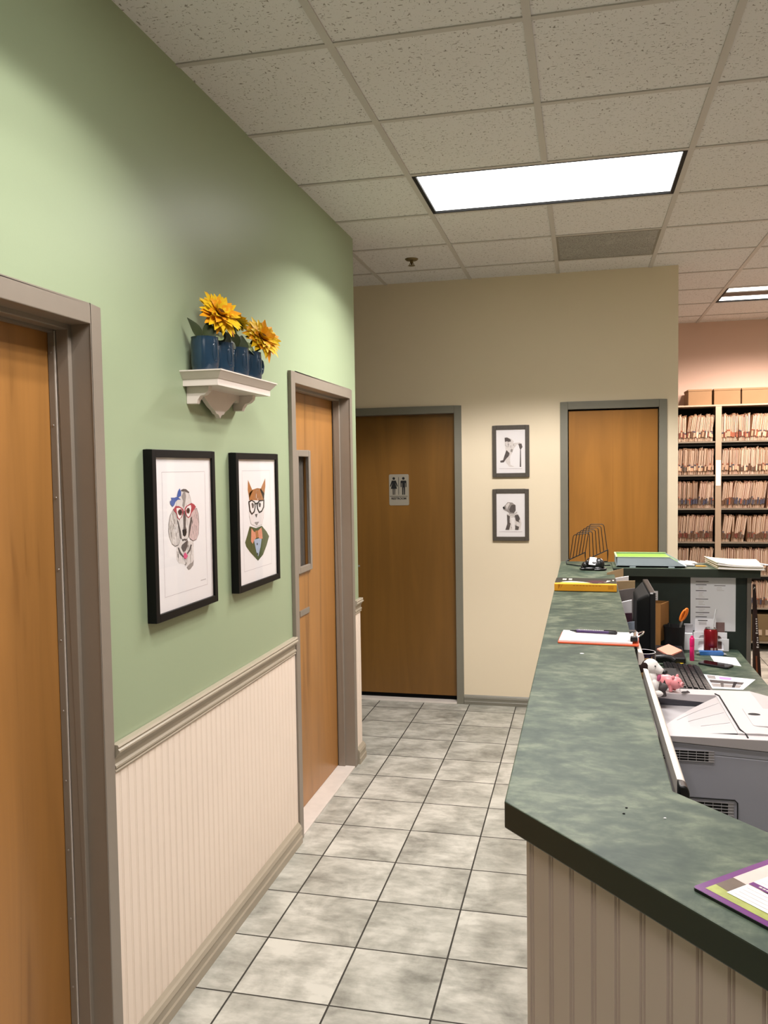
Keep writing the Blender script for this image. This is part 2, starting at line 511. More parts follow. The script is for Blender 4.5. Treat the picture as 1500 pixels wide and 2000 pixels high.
SKA = {
  'body': [(-0.53,1.921),(-0.5,1.923),(-0.479,1.909),(-0.463,1.895),(-0.469,1.879),(-0.482,1.88),(-0.452,1.884),(-0.42,1.886),(-0.41,1.87),(-0.442,1.871),(-0.463,1.844),(-0.474,1.817),(-0.488,1.791),(-0.496,1.726),(-0.513,1.737),(-0.529,1.764),(-0.52,1.813),(-0.525,1.867)],
  'ear': [(-0.527,1.921),(-0.511,1.923),(-0.49,1.912),(-0.482,1.896),(-0.498,1.891),(-0.511,1.896),(-0.525,1.891)],
  'saddle': [(-0.515,1.834),(-0.493,1.812),(-0.499,1.791),(-0.52,1.77),(-0.534,1.748),(-0.557,1.746),(-0.56,1.759),(-0.539,1.764),(-0.531,1.791)],
  'paw': [(-0.432,1.876),(-0.41,1.878),(-0.403,1.854),(-0.413,1.838),(-0.422,1.841)],
  'cane': [(-0.419,1.843),(-0.414,1.843),(-0.413,1.714),(-0.423,1.714)],
  'leg': [(-0.512,1.772),(-0.491,1.774),(-0.488,1.731),(-0.459,1.714),(-0.497,1.718),(-0.507,1.731)],
  'belly': [(-0.485,1.839),(-0.47,1.839),(-0.474,1.817),(-0.488,1.823)],
  'line': [(-0.567,1.705),(-0.405,1.703),(-0.406,1.701),(-0.567,1.703)],
}
SKB = {
  'head': [(-0.545,1.428),(-0.523,1.449),(-0.509,1.466),(-0.477,1.463),(-0.453,1.443),(-0.453,1.405),(-0.467,1.384),(-0.494,1.384),(-0.515,1.4),(-0.537,1.411)],
  'ear': [(-0.482,1.446),(-0.458,1.449),(-0.453,1.411),(-0.467,1.389),(-0.493,1.395),(-0.499,1.416)],
  'hd2': [(-0.523,1.444),(-0.504,1.463),(-0.493,1.455),(-0.507,1.433),(-0.515,1.411)],
  'nose': [(-0.545,1.43),(-0.534,1.436),(-0.527,1.422),(-0.537,1.414)],
  'body': [(-0.515,1.384),(-0.445,1.389),(-0.424,1.362),(-0.413,1.313),(-0.422,1.27),(-0.462,1.269),(-0.521,1.269),(-0.513,1.324)],
  'dk1': [(-0.515,1.378),(-0.494,1.367),(-0.497,1.324),(-0.489,1.313),(-0.5,1.269),(-0.527,1.269),(-0.513,1.313)],
  'dk2': [(-0.461,1.373),(-0.437,1.378),(-0.424,1.351),(-0.435,1.324),(-0.453,1.335)],
  'dk3': [(-0.456,1.302),(-0.43,1.291),(-0.435,1.269),(-0.459,1.269)],
  'collar': [(-0.504,1.378),(-0.472,1.381),(-0.445,1.4),(-0.442,1.392),(-0.472,1.37),(-0.499,1.367)],
  'wht': [(-0.488,1.357),(-0.461,1.357),(-0.459,1.269),(-0.478,1.269)],
  'line': [(-0.57,1.257),(-0.408,1.258),(-0.408,1.255),(-0.57,1.255)],
}

# ------------------------------------------------------------------ room shell
ZC = 3.0416
WX = -1.285                      # plane of the green wall
XR, YN, YB = 4.6, -3.2, 8.47     # right wall, wall behind the viewer, back wall

e = struct('floor')
MB().box(-3.4, XR, YN, YB + 0.1, -0.08, 0.0, floor_mat).build('floor_tiles', e)

e = struct('ceiling')
c = MB()
# tile field with openings for the light fixtures
GX, GY, G = -0.76317, 2.59783, 0.6096
LIGHTS = [(0, 2, 'hall'), (0, -2, 'near'), (0, -6, 'rear'), (4, 2, 'desk'), (3, 7, 'files')]     # grid cells: x index, y index (two cells wide)
xs = sorted(set([-3.4, XR] + [GX + G * i for i in (0, 2, 3, 4, 5, 6)]))
ys = sorted(set([YN, YB + 0.1] + [GY + G * j for j in (-6, -5, -2, -1, 2, 3, 7, 8)]))
for i in range(len(xs) - 1):
    for j in range(len(ys) - 1):
        mx, my = (xs[i] + xs[i + 1]) / 2, (ys[j] + ys[j + 1]) / 2
        hole = any(GX + G * a < mx < GX + G * (a + 2) and GY + G * b_ < my < GY + G * (b_ + 1) for a, b_, _ in LIGHTS)
        if not hole:
            c.box(xs[i], xs[i + 1], ys[j], ys[j + 1], ZC + 0.005, ZC + 0.06, ceil_mat)
for a, b_, _ in LIGHTS:          # closed plenum box above each fixture
    c.box(GX + G * a, GX + G * (a + 2), GY + G * b_, GY + G * (b_ + 1), ZC + 0.10, ZC + 0.13, ceil_mat)
c.build('tile_field', e)
g = MB()
for i in range(-4, 9):
    x = GX + G * i
    segs = [(YN, YB)]
    for a, b_, _ in LIGHTS:
        if i == a + 1:
            lo, hi = GY + G * b_, GY + G * (b_ + 1)
            segs = [s for q in segs for s in ((q[0], min(q[1], lo)), (max(q[0], hi), q[1])) if s[1] - s[0] > 0.01]
    for s in segs: g.box(x - 0.0125, x + 0.0125, s[0], s[1], ZC, ZC + 0.006, grid_paint)
for j in range(-9, 11):
    y = GY + G * j
    if y < YB: g.box(-3.4, XR, y - 0.0115, y + 0.0115, ZC + 0.0006, ZC + 0.006, grid_paint)
g.build('grid_tee', e)


def wall(name, boxes, m, extra=None):
    e = struct(name)
    w = MB()
    for b in boxes: w.box(*b, m)
    w.build('wall_body', e)
    return e


D1 = (1.13, 2.02)     # opening of door 1 (y)
D2 = (3.655, 4.585)   # opening of door 2
DZ = 2.115            # opening height
WL = wall('wall_left', [(-1.43, WX, YN, D1[0], 0, ZC + 0.005), (-1.43, WX, D1[0], D1[1], DZ, ZC + 0.005), (-1.43, WX, D1[1], D2[0], 0, ZC + 0.005),
                        (-1.43, WX, D2[0], D2[1], DZ, ZC + 0.005), (-1.43, WX, D2[1], 4.767, 0, ZC + 0.005), (-3.4, -1.43, 4.647, 4.767, 0, ZC + 0.005)], green_paint)
FY = 6.0
D3 = (-1.795, -0.884)
D4 = (-0.093, 0.515)
DZF = 2.108
WF = wall('wall_far', [(-3.4, D3[0], FY, 6.13, 0, ZC + 0.005), (D3[0], D3[1], FY, 6.13, DZF, ZC + 0.005), (D3[1], D4[0], FY, 6.13, 0, ZC + 0.005),
                       (D4[0], D4[1], FY, 6.13, DZF, ZC + 0.005), (D4[1], 0.636, FY, 6.13, 0, ZC + 0.005)], cream_paint)
wall('wall_back', [(-3.4, XR, YB, YB + 0.1, 0, ZC + 0.005)], pink_paint)
wall('wall_right', [(XR, XR + 0.1, YN, YB + 0.1, 0, ZC + 0.005)], cream_paint)
wall('wall_near', [(-1.285, XR, YN - 0.1, YN, 0, ZC + 0.005)], cream_paint)
wall('wall_hall_end', [(-3.5, -3.4, 4.647, YB + 0.1, 0, ZC + 0.005)], cream_paint)

# beadboard wainscot, chair rail and base of the green wall
RAIL = [(0.0, 0.876), (0.010, 0.876), (0.013, 0.881), (0.010, 0.887), (0.014, 0.890), (0.014, 0.896), (0.009, 0.902), (0.010, 0.915), (0.018, 0.930), (0.026, 0.936), (0.026, 0.941), (0.021, 0.945), (0.024, 0.951), (0.020, 0.957), (0.0, 0.957)]
BASE = [(0.0, 0.0), (0.020, 0.0), (0.020, 0.030), (0.016, 0.036), (0.016, 0.058), (0.019, 0.064), (0.014, 0.078), (0.008, 0.084), (0.0, 0.095)]


def beads(length, z0, z1, step, m, off=0.0, gw=0.006, th=0.009, dp=0.0016):
    """grooved board along +x from 0 to length, face at y=-th, local coordinates"""
    prof = [(0.0, 0.0), (0.0, -th)]
    x = off if off > 0.012 else step
    while x < length - 0.012:
        prof += [(x - gw, -th), (x - gw * 0.55, -th + dp), (x - 0.0008, -th + 0.0006), (x + 0.0008, -th + 0.0006), (x + gw * 0.55, -th + dp), (x + gw, -th)]
        x += step
    prof += [(length, -th), (length, 0.0)]
    return prof


def add_beads(name, a, b, z0, z1, step, m, parent, off=0.0, gw=0.006, th=0.009, dp=0.0016):
    """grooved board from a to b; its face looks to the right of a->b"""
    a, b = Vector(a), Vector(b)
    d = (b - a); L = d.length; d.normalize(); o = Vector((d.y, -d.x))
    pr = [a + d * p[0] + o * (-p[1]) for p in beads(L, z0, z1, step, m, off, gw, th, dp)]
    return MB().prism([(p.x, p.y) for p in pr], z0, z1, m).build(name, parent)


for y0, y1, off in ((2.075, 3.602, 0.03), (4.642, 4.767, 0.02)):
    add_beads('wainscot', (WX, y0), (WX, y1), 0.0, 0.88, 0.04, bead_paint, WL, off)
    MB().sweep([(p[0] + 0.002, p[1]) for p in RAIL], (WX, y0), (WX, y1 + (0.012 if y1 > 4 else 0)), trim_paint).build('chair_rail', WL)
e = struct('baseboard_left')
for y0, y1 in ((2.075, 3.602), (4.642, 4.785)):
    MB().sweep([(p[0] + 0.0091, p[1]) for p in BASE], (WX, y0), (WX, y1), trim_paint).build('base_moulding', e)
e = struct('baseboard_far')
for x0, x1 in ((-0.832, -0.137), (0.56, 0.636)):
    MB().sweep([(p[0] * 0.75, p[1] * 0.72) for p in BASE], (x0, FY), (x1, FY), far_frame_paint).build('base_moulding', e)

# ---- door 1, near left (a leaf with stained veneer, deep steel frame with a weatherstrip)
def frame_left(parent, o0, o1, z, m, deep=-1.43):
    """hollow metal frame in the green wall: face 5 cm, rabbet, stop"""
    f = MB()
    fx = -1.268
    for y, s in ((o0, -1), (o1, 1)):
        f.box(deep + 0.001, fx, y - s * 0.002, y + s * 0.05, 0, z + 0.05, m)
        f.box(-1.366, -1.328, y, y - s * 0.016, 0, z, m)
    f.box(deep + 0.001, fx, o0 + 0.002, o1 - 0.002, z - 0.002, z + 0.05, m)
    f.box(-1.366, -1.328, o0 + 0.016, o1 - 0.016, z - 0.016, z, m)
    return f.build('door_frame', parent, bevel=0.0025)


d1 = struct('door_1')
frame_left(d1, D1[0], D1[1], DZ, frame_paint)
MB().box(-1.425, -1.388, D1[0] + 0.004, D1[1] - 0.004, 0.012, DZ - 0.005, door_wood).build('door_leaf', d1, bevel=0.002)
ws = MB().box(-1.386, -1.369, D1[1] - 0.021, D1[1] - 0.010, 0.0, DZ - 0.017, frame_paint).box(-1.369, -1.3675, D1[1] - 0.0175, D1[1] - 0.002, 0.0, DZ - 0.017, white_paint)\
    .box(-1.386, -1.369, D1[0] + 0.02, D1[1] - 0.022, DZ - 0.022, DZ - 0.010, frame_paint).build('weatherstrip', d1)
for k in range(11):
    z = 0.10 + k * 0.194
    MB().ball((-1.3775, D1[1] - 0.0215, z), (0.0032, 0.0016, 0.0032), steel, 10).build('screw', ws)
MB().box(-1.43, -1.275, D1[0] + 0.001, D1[1] - 0.001, 0, 0.010, marble).build('threshold', d1)
MB().box(-1.60, -1.44, D1[0] - 0.05, D1[1] + 0.05, 0, DZ + 0.03, gap_black).build('dark_recess', d1)

# ---- door 2, farther along the green wall
d2 = struct('door_2')
frame_left(d2, D2[0], D2[1], DZ, frame_paint)
lf = MB()
LY0, LY1, LZ0, LZ1 = 3.935, 4.118, 1.222, 1.795
for b in ((D2[0] + 0.004, LY0, 0.012, DZ - 0.005), (LY1, D2[1] - 0.004, 0.012, DZ - 0.005), (LY0, LY1, 0.012, LZ0), (LY0, LY1, LZ1, DZ - 0.005)):
    lf.box(-1.412, -1.372, b[0], b[1], b[2], b[3], door_wood)
lf.build('door_leaf', d2)
vw = MB()
for b in ((LY0 - 0.02, LY0 + 0.012, LZ0 - 0.02, LZ1 + 0.02), (LY1 - 0.012, LY1 + 0.02, LZ0 - 0.02, LZ1 + 0.02)):
    vw.box(-1.374, -1.358, b[0], b[1], b[2], b[3], frame_paint)
vw.box(-1.374, -1.358, LY0 + 0.012, LY1 - 0.012, LZ0 - 0.02, LZ0 + 0.012, frame_paint).box(-1.374, -1.358, LY0 + 0.012, LY1 - 0.012, LZ1 - 0.012, LZ1 + 0.02, frame_paint)
vw = vw.build('vision_frame', d2, bevel=0.003)
MB().box(-1.394, -1.390, LY0 + 0.001, LY1 - 0.001, LZ0 + 0.001, LZ1 - 0.001, M('dark_glass', (0.085, 0.08, 0.07), 0.1, 0.6)).build('window_pane', vw)
MB().box(-1.374, -1.366, 3.95, 4.098, 0.983, 1.012, steel).build('door_plate', d2, bevel=0.001)
MB().box(-1.43, -1.272, D2[0] + 0.001, D2[1] - 0.001, 0, 0.010, marble).build('threshold', d2, bevel=0.002)
MB().box(-1.60, -1.44, D2[0] - 0.05, D2[1] + 0.05, 0, DZ + 0.03, gap_black).build('dark_recess', d2)


# ---- doors 3 and 4 in the far wall
def frame_far(parent, o0, o1, z, m, w=0.05):
    f = MB()
    for x, s in ((o0, -1), (o1, 1)):
        f.box(x - s * 0.002, x + s * w, FY - 0.014, FY + 0.129, 0, z + w, m)
    f.box(o0 + 0.002, o1 - 0.002, FY - 0.014, FY + 0.129, z - 0.002, z + w, m)
    return f.build('door_frame', parent, bevel=0.0025)


d3 = struct('door_3')
frame_far(d3, D3[0], D3[1], DZF, far_frame_paint)
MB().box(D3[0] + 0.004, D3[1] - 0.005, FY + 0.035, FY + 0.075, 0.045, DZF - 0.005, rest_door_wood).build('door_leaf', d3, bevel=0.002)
MB().box(D3[0] + 0.001, D3[1] - 0.001, FY + 0.05, FY + 0.13, 0.0, 0.045, gap_black).build('gap', d3)
MB().box(D3[0] + 0.001, D3[1] - 0.001, FY - 0.03, FY + 0.048, 0.0, 0.014, marble).build('threshold', d3, bevel=0.002)
h = MB(); h.M = Matrix.Translation((-1.735, FY + 0.035, 1.0)) @ Matrix.Rotation(math.pi / 2, 4, 'X')
h.lathe([(0.026, 0.0), (0.026, 0.006), (0.012, 0.010), (0.010, 0.045)], steel, 20)
h.M = None
h.tube([(-1.735, FY - 0.008, 1.0), (-1.70, FY - 0.012, 1.0), (-1.60, FY - 0.012, 0.998)], [0.010, 0.009, 0.007], steel).build('door_handle', d3, 40)

d4 = struct('door_4')
frame_far(d4, D4[0], D4[1], DZF, far_frame_paint)
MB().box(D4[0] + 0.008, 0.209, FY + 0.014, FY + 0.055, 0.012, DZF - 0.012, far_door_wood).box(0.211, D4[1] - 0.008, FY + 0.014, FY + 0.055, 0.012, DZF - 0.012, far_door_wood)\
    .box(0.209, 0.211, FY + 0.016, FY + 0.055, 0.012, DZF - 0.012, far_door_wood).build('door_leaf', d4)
MB().box(D4[0] + 0.001, D4[1] - 0.001, FY + 0.06, FY + 0.13, 0.0, DZF - 0.001, gap_black).build('gap', d4)

# ------------------------------------------------------------------ ceiling fixtures
lens_hall = glow('lamp_lens_white', (1.0, 0.97, 0.93), LENS_GLOW)
lens_files = glow('lamp_lens_warm', (1.0, 0.90, 0.80), LENS_GLOW)


def troffer(a, b_, lamp, label, two=False, lens=lens_hall):
    x0, x1, y0, y1 = GX + G * a, GX + G * (a + 2), GY + G * b_, GY + G * (b_ + 1)
    t = thing('ceiling_light', label, 'light', ((x0 + x1) / 2, (y0 + y1) / 2, ZC), group='recessed ceiling lights')
    f = MB()
    i0, i1 = 0.0135, 0.030
    z0, z1 = ZC + 0.0005, ZC + 0.085
    f.box(x0 + i0, x0 + i1, y0 + i0, y1 - i0, z0, z1, matte_black).box(x1 - i1, x1 - i0, y0 + i0, y1 - i0, z0, z1, matte_black)
    f.box(x0 + i1, x1 - i1, y0 + i0, y0 + i1 - 0.006, z0, z1, matte_black).box(x0 + i1, x1 - i1, y1 - i1 + 0.006, y1 - i0, z0, z1, matte_black)
    f.box(x0 + i0, x1 - i0, y0 + i0, y1 - i0, ZC + 0.085, ZC + 0.097, matte_black)
    f.build('lamp_frame', t)
    lz = ZC + 0.012
    yy = [(y0 + i1 - 0.006, y1 - i1 + 0.006)]
    if two:
        d = (y1 - y0)
        yy = [(y0 + i1, y0 + 0.36 * d), (y0 + 0.62 * d, y1 - i1)]
        MB().box(x0 + i1, x1 - i1, y0 + 0.36 * d, y0 + 0.62 * d, ZC + 0.004, ZC + 0.012, grey_frame).build('ballast_cover', t)
    for q in yy:
        MB().box(x0 + i1, x1 - i1, q[0], q[1], lz, lz + 0.004, lens).build('lens', t)
    nx, ny = 4, 2
    for i in range(nx):          # the tubes behind the prismatic lens
        for j in range(ny):
            ld = bpy.data.lights.new('lamp_tube', 'SPOT')
            ld.energy = lamp['power'] / (nx * ny); ld.color = lamp['color']
            ld.spot_size = lamp.get('cone', LAMP_CONE); ld.spot_blend = lamp.get('blend', LAMP_BLEND); ld.shadow_soft_size = 0.05
            lo = bpy.data.objects.new('lamp_tube', ld)
            COL.objects.link(lo)
            lo.parent = t
            lo.location = ((i - 1.5) * 0.28, (j - 0.5) * 0.28, 0.0)
    return t


troffer(0, 2, LAMP_HALL, 'long recessed ceiling light with glowing white lens above the hall')
troffer(0, -2, LAMP_NEAR, 'recessed ceiling light nearest the viewer, above the near door')
troffer(0, -6, LAMP_REAR_FILL, 'unseen recessed fill light added behind the viewer')
troffer(4, 2, LAMP_DESK, 'recessed ceiling light over the reception desk')
troffer(3, 7, LAMP_FILES, 'recessed ceiling light with two bright strips in front of the file shelves', True, lens_files)

vt = thing('ceiling_vent', 'grey perforated return air grille in the ceiling beside the long light', 'vent', (0.151, 5.341, ZC))
vm, vtt, vb = nt('perforated_grey_grille')
vv = coords(vtt, (1, 1, 1))
ch = vtt.nodes.new('ShaderNodeTexVoronoi'); ch.inputs['Scale'].default_value = 160
vtt.links.new(vv, ch.inputs['Vector'])
stain = noise(vtt, vv, 5, 3)
vtt.links.new(mixc(vtt, ramp(vtt, ch.outputs['Distance'], [(0.25, 0.0), (0.45, 1.0)]), (0.09, 0.085, 0.075), mixc(vtt, ramp(vtt, stain, [(0.5, 0.0), (0.7, 0.5)]), (0.34, 0.335, 0.31), (0.46, 0.455, 0.43))), vb.inputs['Base Color'])
vb.inputs['Roughness'].default_value = 0.6
VX0, VX1, VY0, VY1 = GX + G + 0.013, GX + 2 * G - 0.013, GY + 4 * G + 0.013, GY + 5 * G - 0.013
MB().box(VX0 + 0.012, VX1 - 0.012, VY0 + 0.012, VY1 - 0.012, ZC + 0.001, ZC + 0.004, vm).build('grille', vt)
vf = MB()
gm = M('grille_frame_paint', (0.24, 0.225, 0.19), 0.5)
for b in ((VX0, VX0 + 0.012, VY0, VY1), (VX1 - 0.012, VX1, VY0, VY1), (VX0 + 0.012, VX1 - 0.012, VY0, VY0 + 0.012), (VX0 + 0.012, VX1 - 0.012, VY1 - 0.012, VY1)):
    vf.box(*b, ZC, ZC + 0.005, gm)
vf.build('grille_frame', vt)

sp = thing('fire_sprinkler', 'small round brass fire sprinkler in the ceiling near the hall corner', 'sprinkler', (-1.049, 5.326, ZC + 0.005))
brass = M('dull_brass', (0.20, 0.15, 0.07), 0.4, metal=0.7)
MB().lathe([(0.042, 0.0), (0.042, -0.003), (0.034, -0.010), (0.018, -0.013), (0.0, -0.013)], brass, 28).build('escutcheon', sp, 40, local=True)
MB().lathe([(0.010, -0.012), (0.010, -0.026), (0.006, -0.030), (0.005, -0.040), (0.022, -0.041), (0.022, -0.043), (0.0, -0.044)], brass, 20)\
    .tube([(0.010, 0, -0.026), (0.014, 0, -0.033), (0.006, 0, -0.041)], 0.002, brass).tube([(-0.010, 0, -0.026), (-0.014, 0, -0.033), (-0.006, 0, -0.041)], 0.002, brass).build('sprinkler_head', sp, 40, local=True)

# ------------------------------------------------------------------ pictures on the green wall
def flat(mb, pts, fn, lift, m):
    """flat printed shape: pts in the picture's plane, fn maps (a, b, lift) to 3D"""
    mb.poly([fn(a, b, lift) for a, b in pts], m)


def ink(name, r, g, b, v=0.18, sc=120):
    return M('ink_' + name, srgb(r, g, b), 0.7, 0.15, vary=v, scale=sc)


I_grey, I_lgrey, I_pgrey, I_dgrey, I_black = ink('grey', 150, 142, 138, .25), ink('light_grey', 196, 188, 184, .2), ink('pale_grey', 216, 208, 204, .12), ink('dark_grey', 92, 84, 82, .4), ink('black', 38, 33, 34, .3)
I_blue, I_red, I_pink, I_rose = ink('blue', 68, 92, 160, .3), ink('red', 168, 62, 74, .2), ink('pink', 214, 90, 130), ink('rose_grey', 205, 180, 178, .15)
I_brown, I_white, I_orange, I_coral, I_olive, I_pblue, I_line = ink('brown', 92, 52, 44, .3), ink('white', 232, 226, 224, .05), ink('ginger', 168, 112, 66, .3), ink('coral', 214, 144, 116, .25), ink('olive', 76, 86, 52, .2), ink('pale_blue', 164, 176, 196, .15), ink('line', 188, 176, 180, .05)


def wall_picture(label, y0, y1, z0, z1, paper, matline, art, order, sig=None):
    t = thing('framed_picture', label, 'picture', (WX, (y0 + y1) / 2, z0), group='black framed pet portraits')
    xf, xb = -1.254, WX + 0.0005
    fw = 0.024
    f = MB()
    f.box(xb, xf, y0, y0 + fw, z0, z1, black_frame).box(xb, xf, y1 - fw, y1, z0, z1, black_frame)
    f.box(xb, xf, y0 + fw, y1 - fw, z0, z0 + fw, black_frame).box(xb, xf, y0 + fw, y1 - fw, z1 - fw, z1, black_frame)
    f.build('picture_frame', t, bevel=0.0015)
    p = MB().box(xb, -1.2625, y0 + fw - 0.004, y1 - fw + 0.004, z0 + fw - 0.004, z1 - fw + 0.004, white_paper)
    fn = lambda a, b, l: (-1.2625 + 0.0003 + l * 0.00004, a, b)
    ml = matline
    w = 0.0012
    for q in (((ml[0], ml[2]), (ml[1], ml[2]), (ml[1], ml[2] + w), (ml[0], ml[2] + w)), ((ml[0], ml[3]), (ml[1], ml[3]), (ml[1], ml[3] + w), (ml[0], ml[3] + w)),
              ((ml[0], ml[2]), (ml[0] + w, ml[2]), (ml[0] + w, ml[3]), (ml[0], ml[3])), ((ml[1], ml[2]), (ml[1] + w, ml[2]), (ml[1] + w, ml[3]), (ml[1], ml[3]))):
        flat(p, q, fn, 0, I_line)
    k, pm = 1, None
    for name, m in order:          # ink layers a few hundredths of a millimetre apart
        k += m is not pm
        pm = m
        flat(p, art[name], fn, k, m)
    if sig:
        for i in range(5):
            flat(p, [(sig[0] + i * 0.008, sig[1]), (sig[0] + i * 0.008 + 0.006, sig[1] + 0.0005), (sig[0] + i * 0.008 + 0.006, sig[1] + 0.003), (sig[0] + i * 0.008, sig[1] + 0.0022)], fn, 1, I_grey)
    p.build('print', t)
    MB().poly([(-1.2575, y0 + fw - 0.001, z0 + fw - 0.001), (-1.2575, y1 - fw + 0.001, z0 + fw - 0.001), (-1.2575, y1 - fw + 0.001, z1 - fw + 0.001), (-1.2575, y0 + fw - 0.001, z1 - fw + 0.001)], pic_glass).build('glass_pane', t)
    return t


def fur(poly, n, seed, w=0.0035, ln=0.022, vert=True):
    """short brush strokes inside an outline"""
    r = random.Random(seed)
    ys = [p[0] for p in poly]; zs = [p[1] for p in poly]
    out = []
    def inside(a, b):
        c = False
        for i in range(len(poly)):
            (x1, y1), (x2, y2) = poly[i], poly[i - 1]
            if (y1 > b) != (y2 > b) and a < (x2 - x1) * (b - y1) / (y2 - y1) + x1: c = not c
        return c
    while len(out) < n:
        a, b = r.uniform(min(ys), max(ys)), r.uniform(min(zs), max(zs))
        s = r.uniform(-0.3, 0.3)
        l = ln * r.uniform(0.5, 1.2)
        if inside(a, b) and inside(a + s * l, b - l):
            ww = w * r.uniform(0.5, 1.1)
            out.append([(a - ww / 2, b), (a + ww / 2, b + 0.002), (a + s * l + ww / 3, b - l), (a + s * l - ww / 4, b - l + 0.001)])
    return out


dog_order = [('neck', I_pgrey), ('ear_l', I_lgrey), ('ear_r', I_rose), ('head', I_pgrey)]
for nm, key, n, mt_, w in (('a', 'ear_l', 26, I_grey, .004), ('b', 'ear_r', 22, I_grey, .004), ('c', 'head', 18, I_lgrey, .005), ('e', 'neck', 22, I_grey, .004), ('f', 'ear_l', 18, I_white, .004), ('g', 'ear_r', 10, I_rose, .005)):
    for i, q in enumerate(fur(DOG[key], n, 3 + ord(nm), w)):
        DOG['%s%d' % (nm, i)] = q
        dog_order.append(('%s%d' % (nm, i), mt_))
def outline(art, order, key, m, w=0.0016):
    P = art[key]
    for i in range(len(P)):
        a, b_ = Vector(P[i - 1]), Vector(P[i])
        d = b_ - a
        if d.length < 1e-5: continue
        n = Vector((-d.y, d.x)).normalized() * w * (0.35 + 0.65 * ((i * 7) % 5) / 4)
        k = 'ol_%s_%d' % (key, i)
        art[k] = [tuple(a - n * 0.5), tuple(b_ - n * 0.5), tuple(b_ + n * 0.5), tuple(a + n * 0.5)]
        order.append((k, m))


for k_ in ('ear_l', 'ear_r'): outline(DOG, dog_order, k_, I_dgrey, 0.0024)
outline(DOG, dog_order, 'head', I_grey, 0.0016)
dog_order += [('topdark', I_dgrey), ('blaze', I_grey), ('cheek_l', I_dgrey), ('cheek_r', I_dgrey), ('snout', I_dgrey), ('nose', I_black), ('mouth', I_dgrey), ('chest', I_dgrey),
              ('furd', I_grey), ('furd2', I_grey), ('beads1', I_dgrey), ('beads2', I_dgrey), ('pink', I_pink), ('bow1', I_blue), ('bow2', I_blue), ('gl_l', I_red), ('gl_r', I_red), ('gl_li', I_white), ('gl_ri', I_white),
              ('eye_l', I_brown), ('eye_r', I_brown), ('pup_l', I_black), ('pup_r', I_black)]
wall_picture('black framed print of a poodle wearing red glasses and a blue bow', 2.300, 2.745, 1.257, 1.786, None, (2.372, 2.676, 1.326, 1.716), DOG, dog_order, (2.625, 1.345))
cat_order = [('jacket', I_olive), ('face_w', ink('cat_white', 226, 218, 216, .06)), ('face_o', I_orange), ('ear_l', I_orange), ('ear_r', I_orange)]
for i, q in enumerate(fur(CAT['face_w'], 12, 9, .004, .02)):
    CAT['w%d' % i] = q
    cat_order.append(('w%d' % i, I_white if i % 3 else I_pgrey))
for i, q in enumerate(fur(CAT['jacket'], 14, 11, .006, .03)):
    CAT['j%d' % i] = q
    cat_order.append(('j%d' % i, ink('olive_dark', 60, 70, 40, .2) if i == 0 else cat_order[-1][1]))
outline(CAT, cat_order, 'face_w', I_grey, 0.0014)
cat_order += [('shirt', I_pblue), ('tie_l', I_coral), ('tie_r', I_coral), ('knot', I_orange), ('btn1', I_black), ('btn2', I_black), ('nose', I_dgrey), ('mouth', I_grey),
              ('gl_l', I_black), ('gl_li', I_white), ('gl_r', I_black), ('gl_ri', I_white), ('bridge', I_black), ('eye_l', I_dgrey), ('eye_r', I_dgrey)]
wall_picture('black framed print of a ginger cat in a green jacket and bow tie', 2.930, 3.377, 1.255, 1.785, None, (3.004, 3.297, 1.328, 1.716), CAT, cat_order)


# ------------------------------------------------------------------ pictures and sign on the far wall
def far_picture(label, x0, x1, z0, z1, art, order):
    t = thing('framed_picture', label, 'picture', ((x0 + x1) / 2, FY, z0), group='small grey framed dog sketches')
    yf, yb, fw = FY - 0.020, FY - 0.0005, 0.028
    f = MB()
    f.box(x0, x0 + fw, yf, yb, z0, z1, grey_frame).box(x1 - fw, x1, yf, yb, z0, z1, grey_frame)
    f.box(x0 + fw, x1 - fw, yf, yb, z0, z0 + fw, grey_frame).box(x0 + fw, x1 - fw, yf, yb, z1 - fw, z1, grey_frame)
    f.build('picture_frame', t, bevel=0.002)
    p = MB().box(x0 + fw - 0.003, x1 - fw + 0.003, FY - 0.012, yb, z0 + fw - 0.003, z1 - fw + 0.003, white_paper)
    fn = lambda a, b, l: (a, FY - 0.0124 - l * 0.00004, b)
    k, pm = 1, None
    for n, m in order:
        k += m is not pm
        pm = m
        flat(p, art[n], fn, k, m)
    p.build('print', t)
    MB().poly([(x0 + fw - 0.001, FY - 0.0155, z0 + fw - 0.001), (x1 - fw + 0.001, FY - 0.0155, z0 + fw - 0.001), (x1 - fw + 0.001, FY - 0.0155, z1 - fw + 0.001), (x0 + fw - 0.001, FY - 0.0155, z1 - fw + 0.001)], pic_glass).build('glass_pane', t)


def sketch(art, base, marks, seed):
    order = [(base, I_pgrey)]
    for i, q in enumerate(fur(art[base], 26, seed, .0035, .012)):
        art['s%d' % i] = q
        order.append(('s%d' % i, I_grey if i % 3 else I_dgrey))
    return order + marks


far_picture('upper grey framed sketch of a puppy standing up with a walking cane', -0.614, -0.356, 1.644, 2.007, SKA,
            sketch(SKA, 'body', [('ear', I_dgrey), ('saddle', I_dgrey), ('belly', I_grey), ('paw', I_dgrey), ('cane', I_dgrey), ('leg', I_pgrey), ('line', I_line)], 21))
far_picture('lower grey framed sketch of a sitting shaggy puppy with a collar', -0.616, -0.361, 1.193, 1.558, SKB,
            sketch(SKB, 'body', [('head', I_grey), ('ear', I_dgrey), ('hd2', I_pgrey), ('nose', I_black), ('dk1', I_dgrey), ('dk2', I_dgrey), ('dk3', I_dgrey), ('wht', I_white), ('collar', I_lgrey), ('line', I_line)], 22))

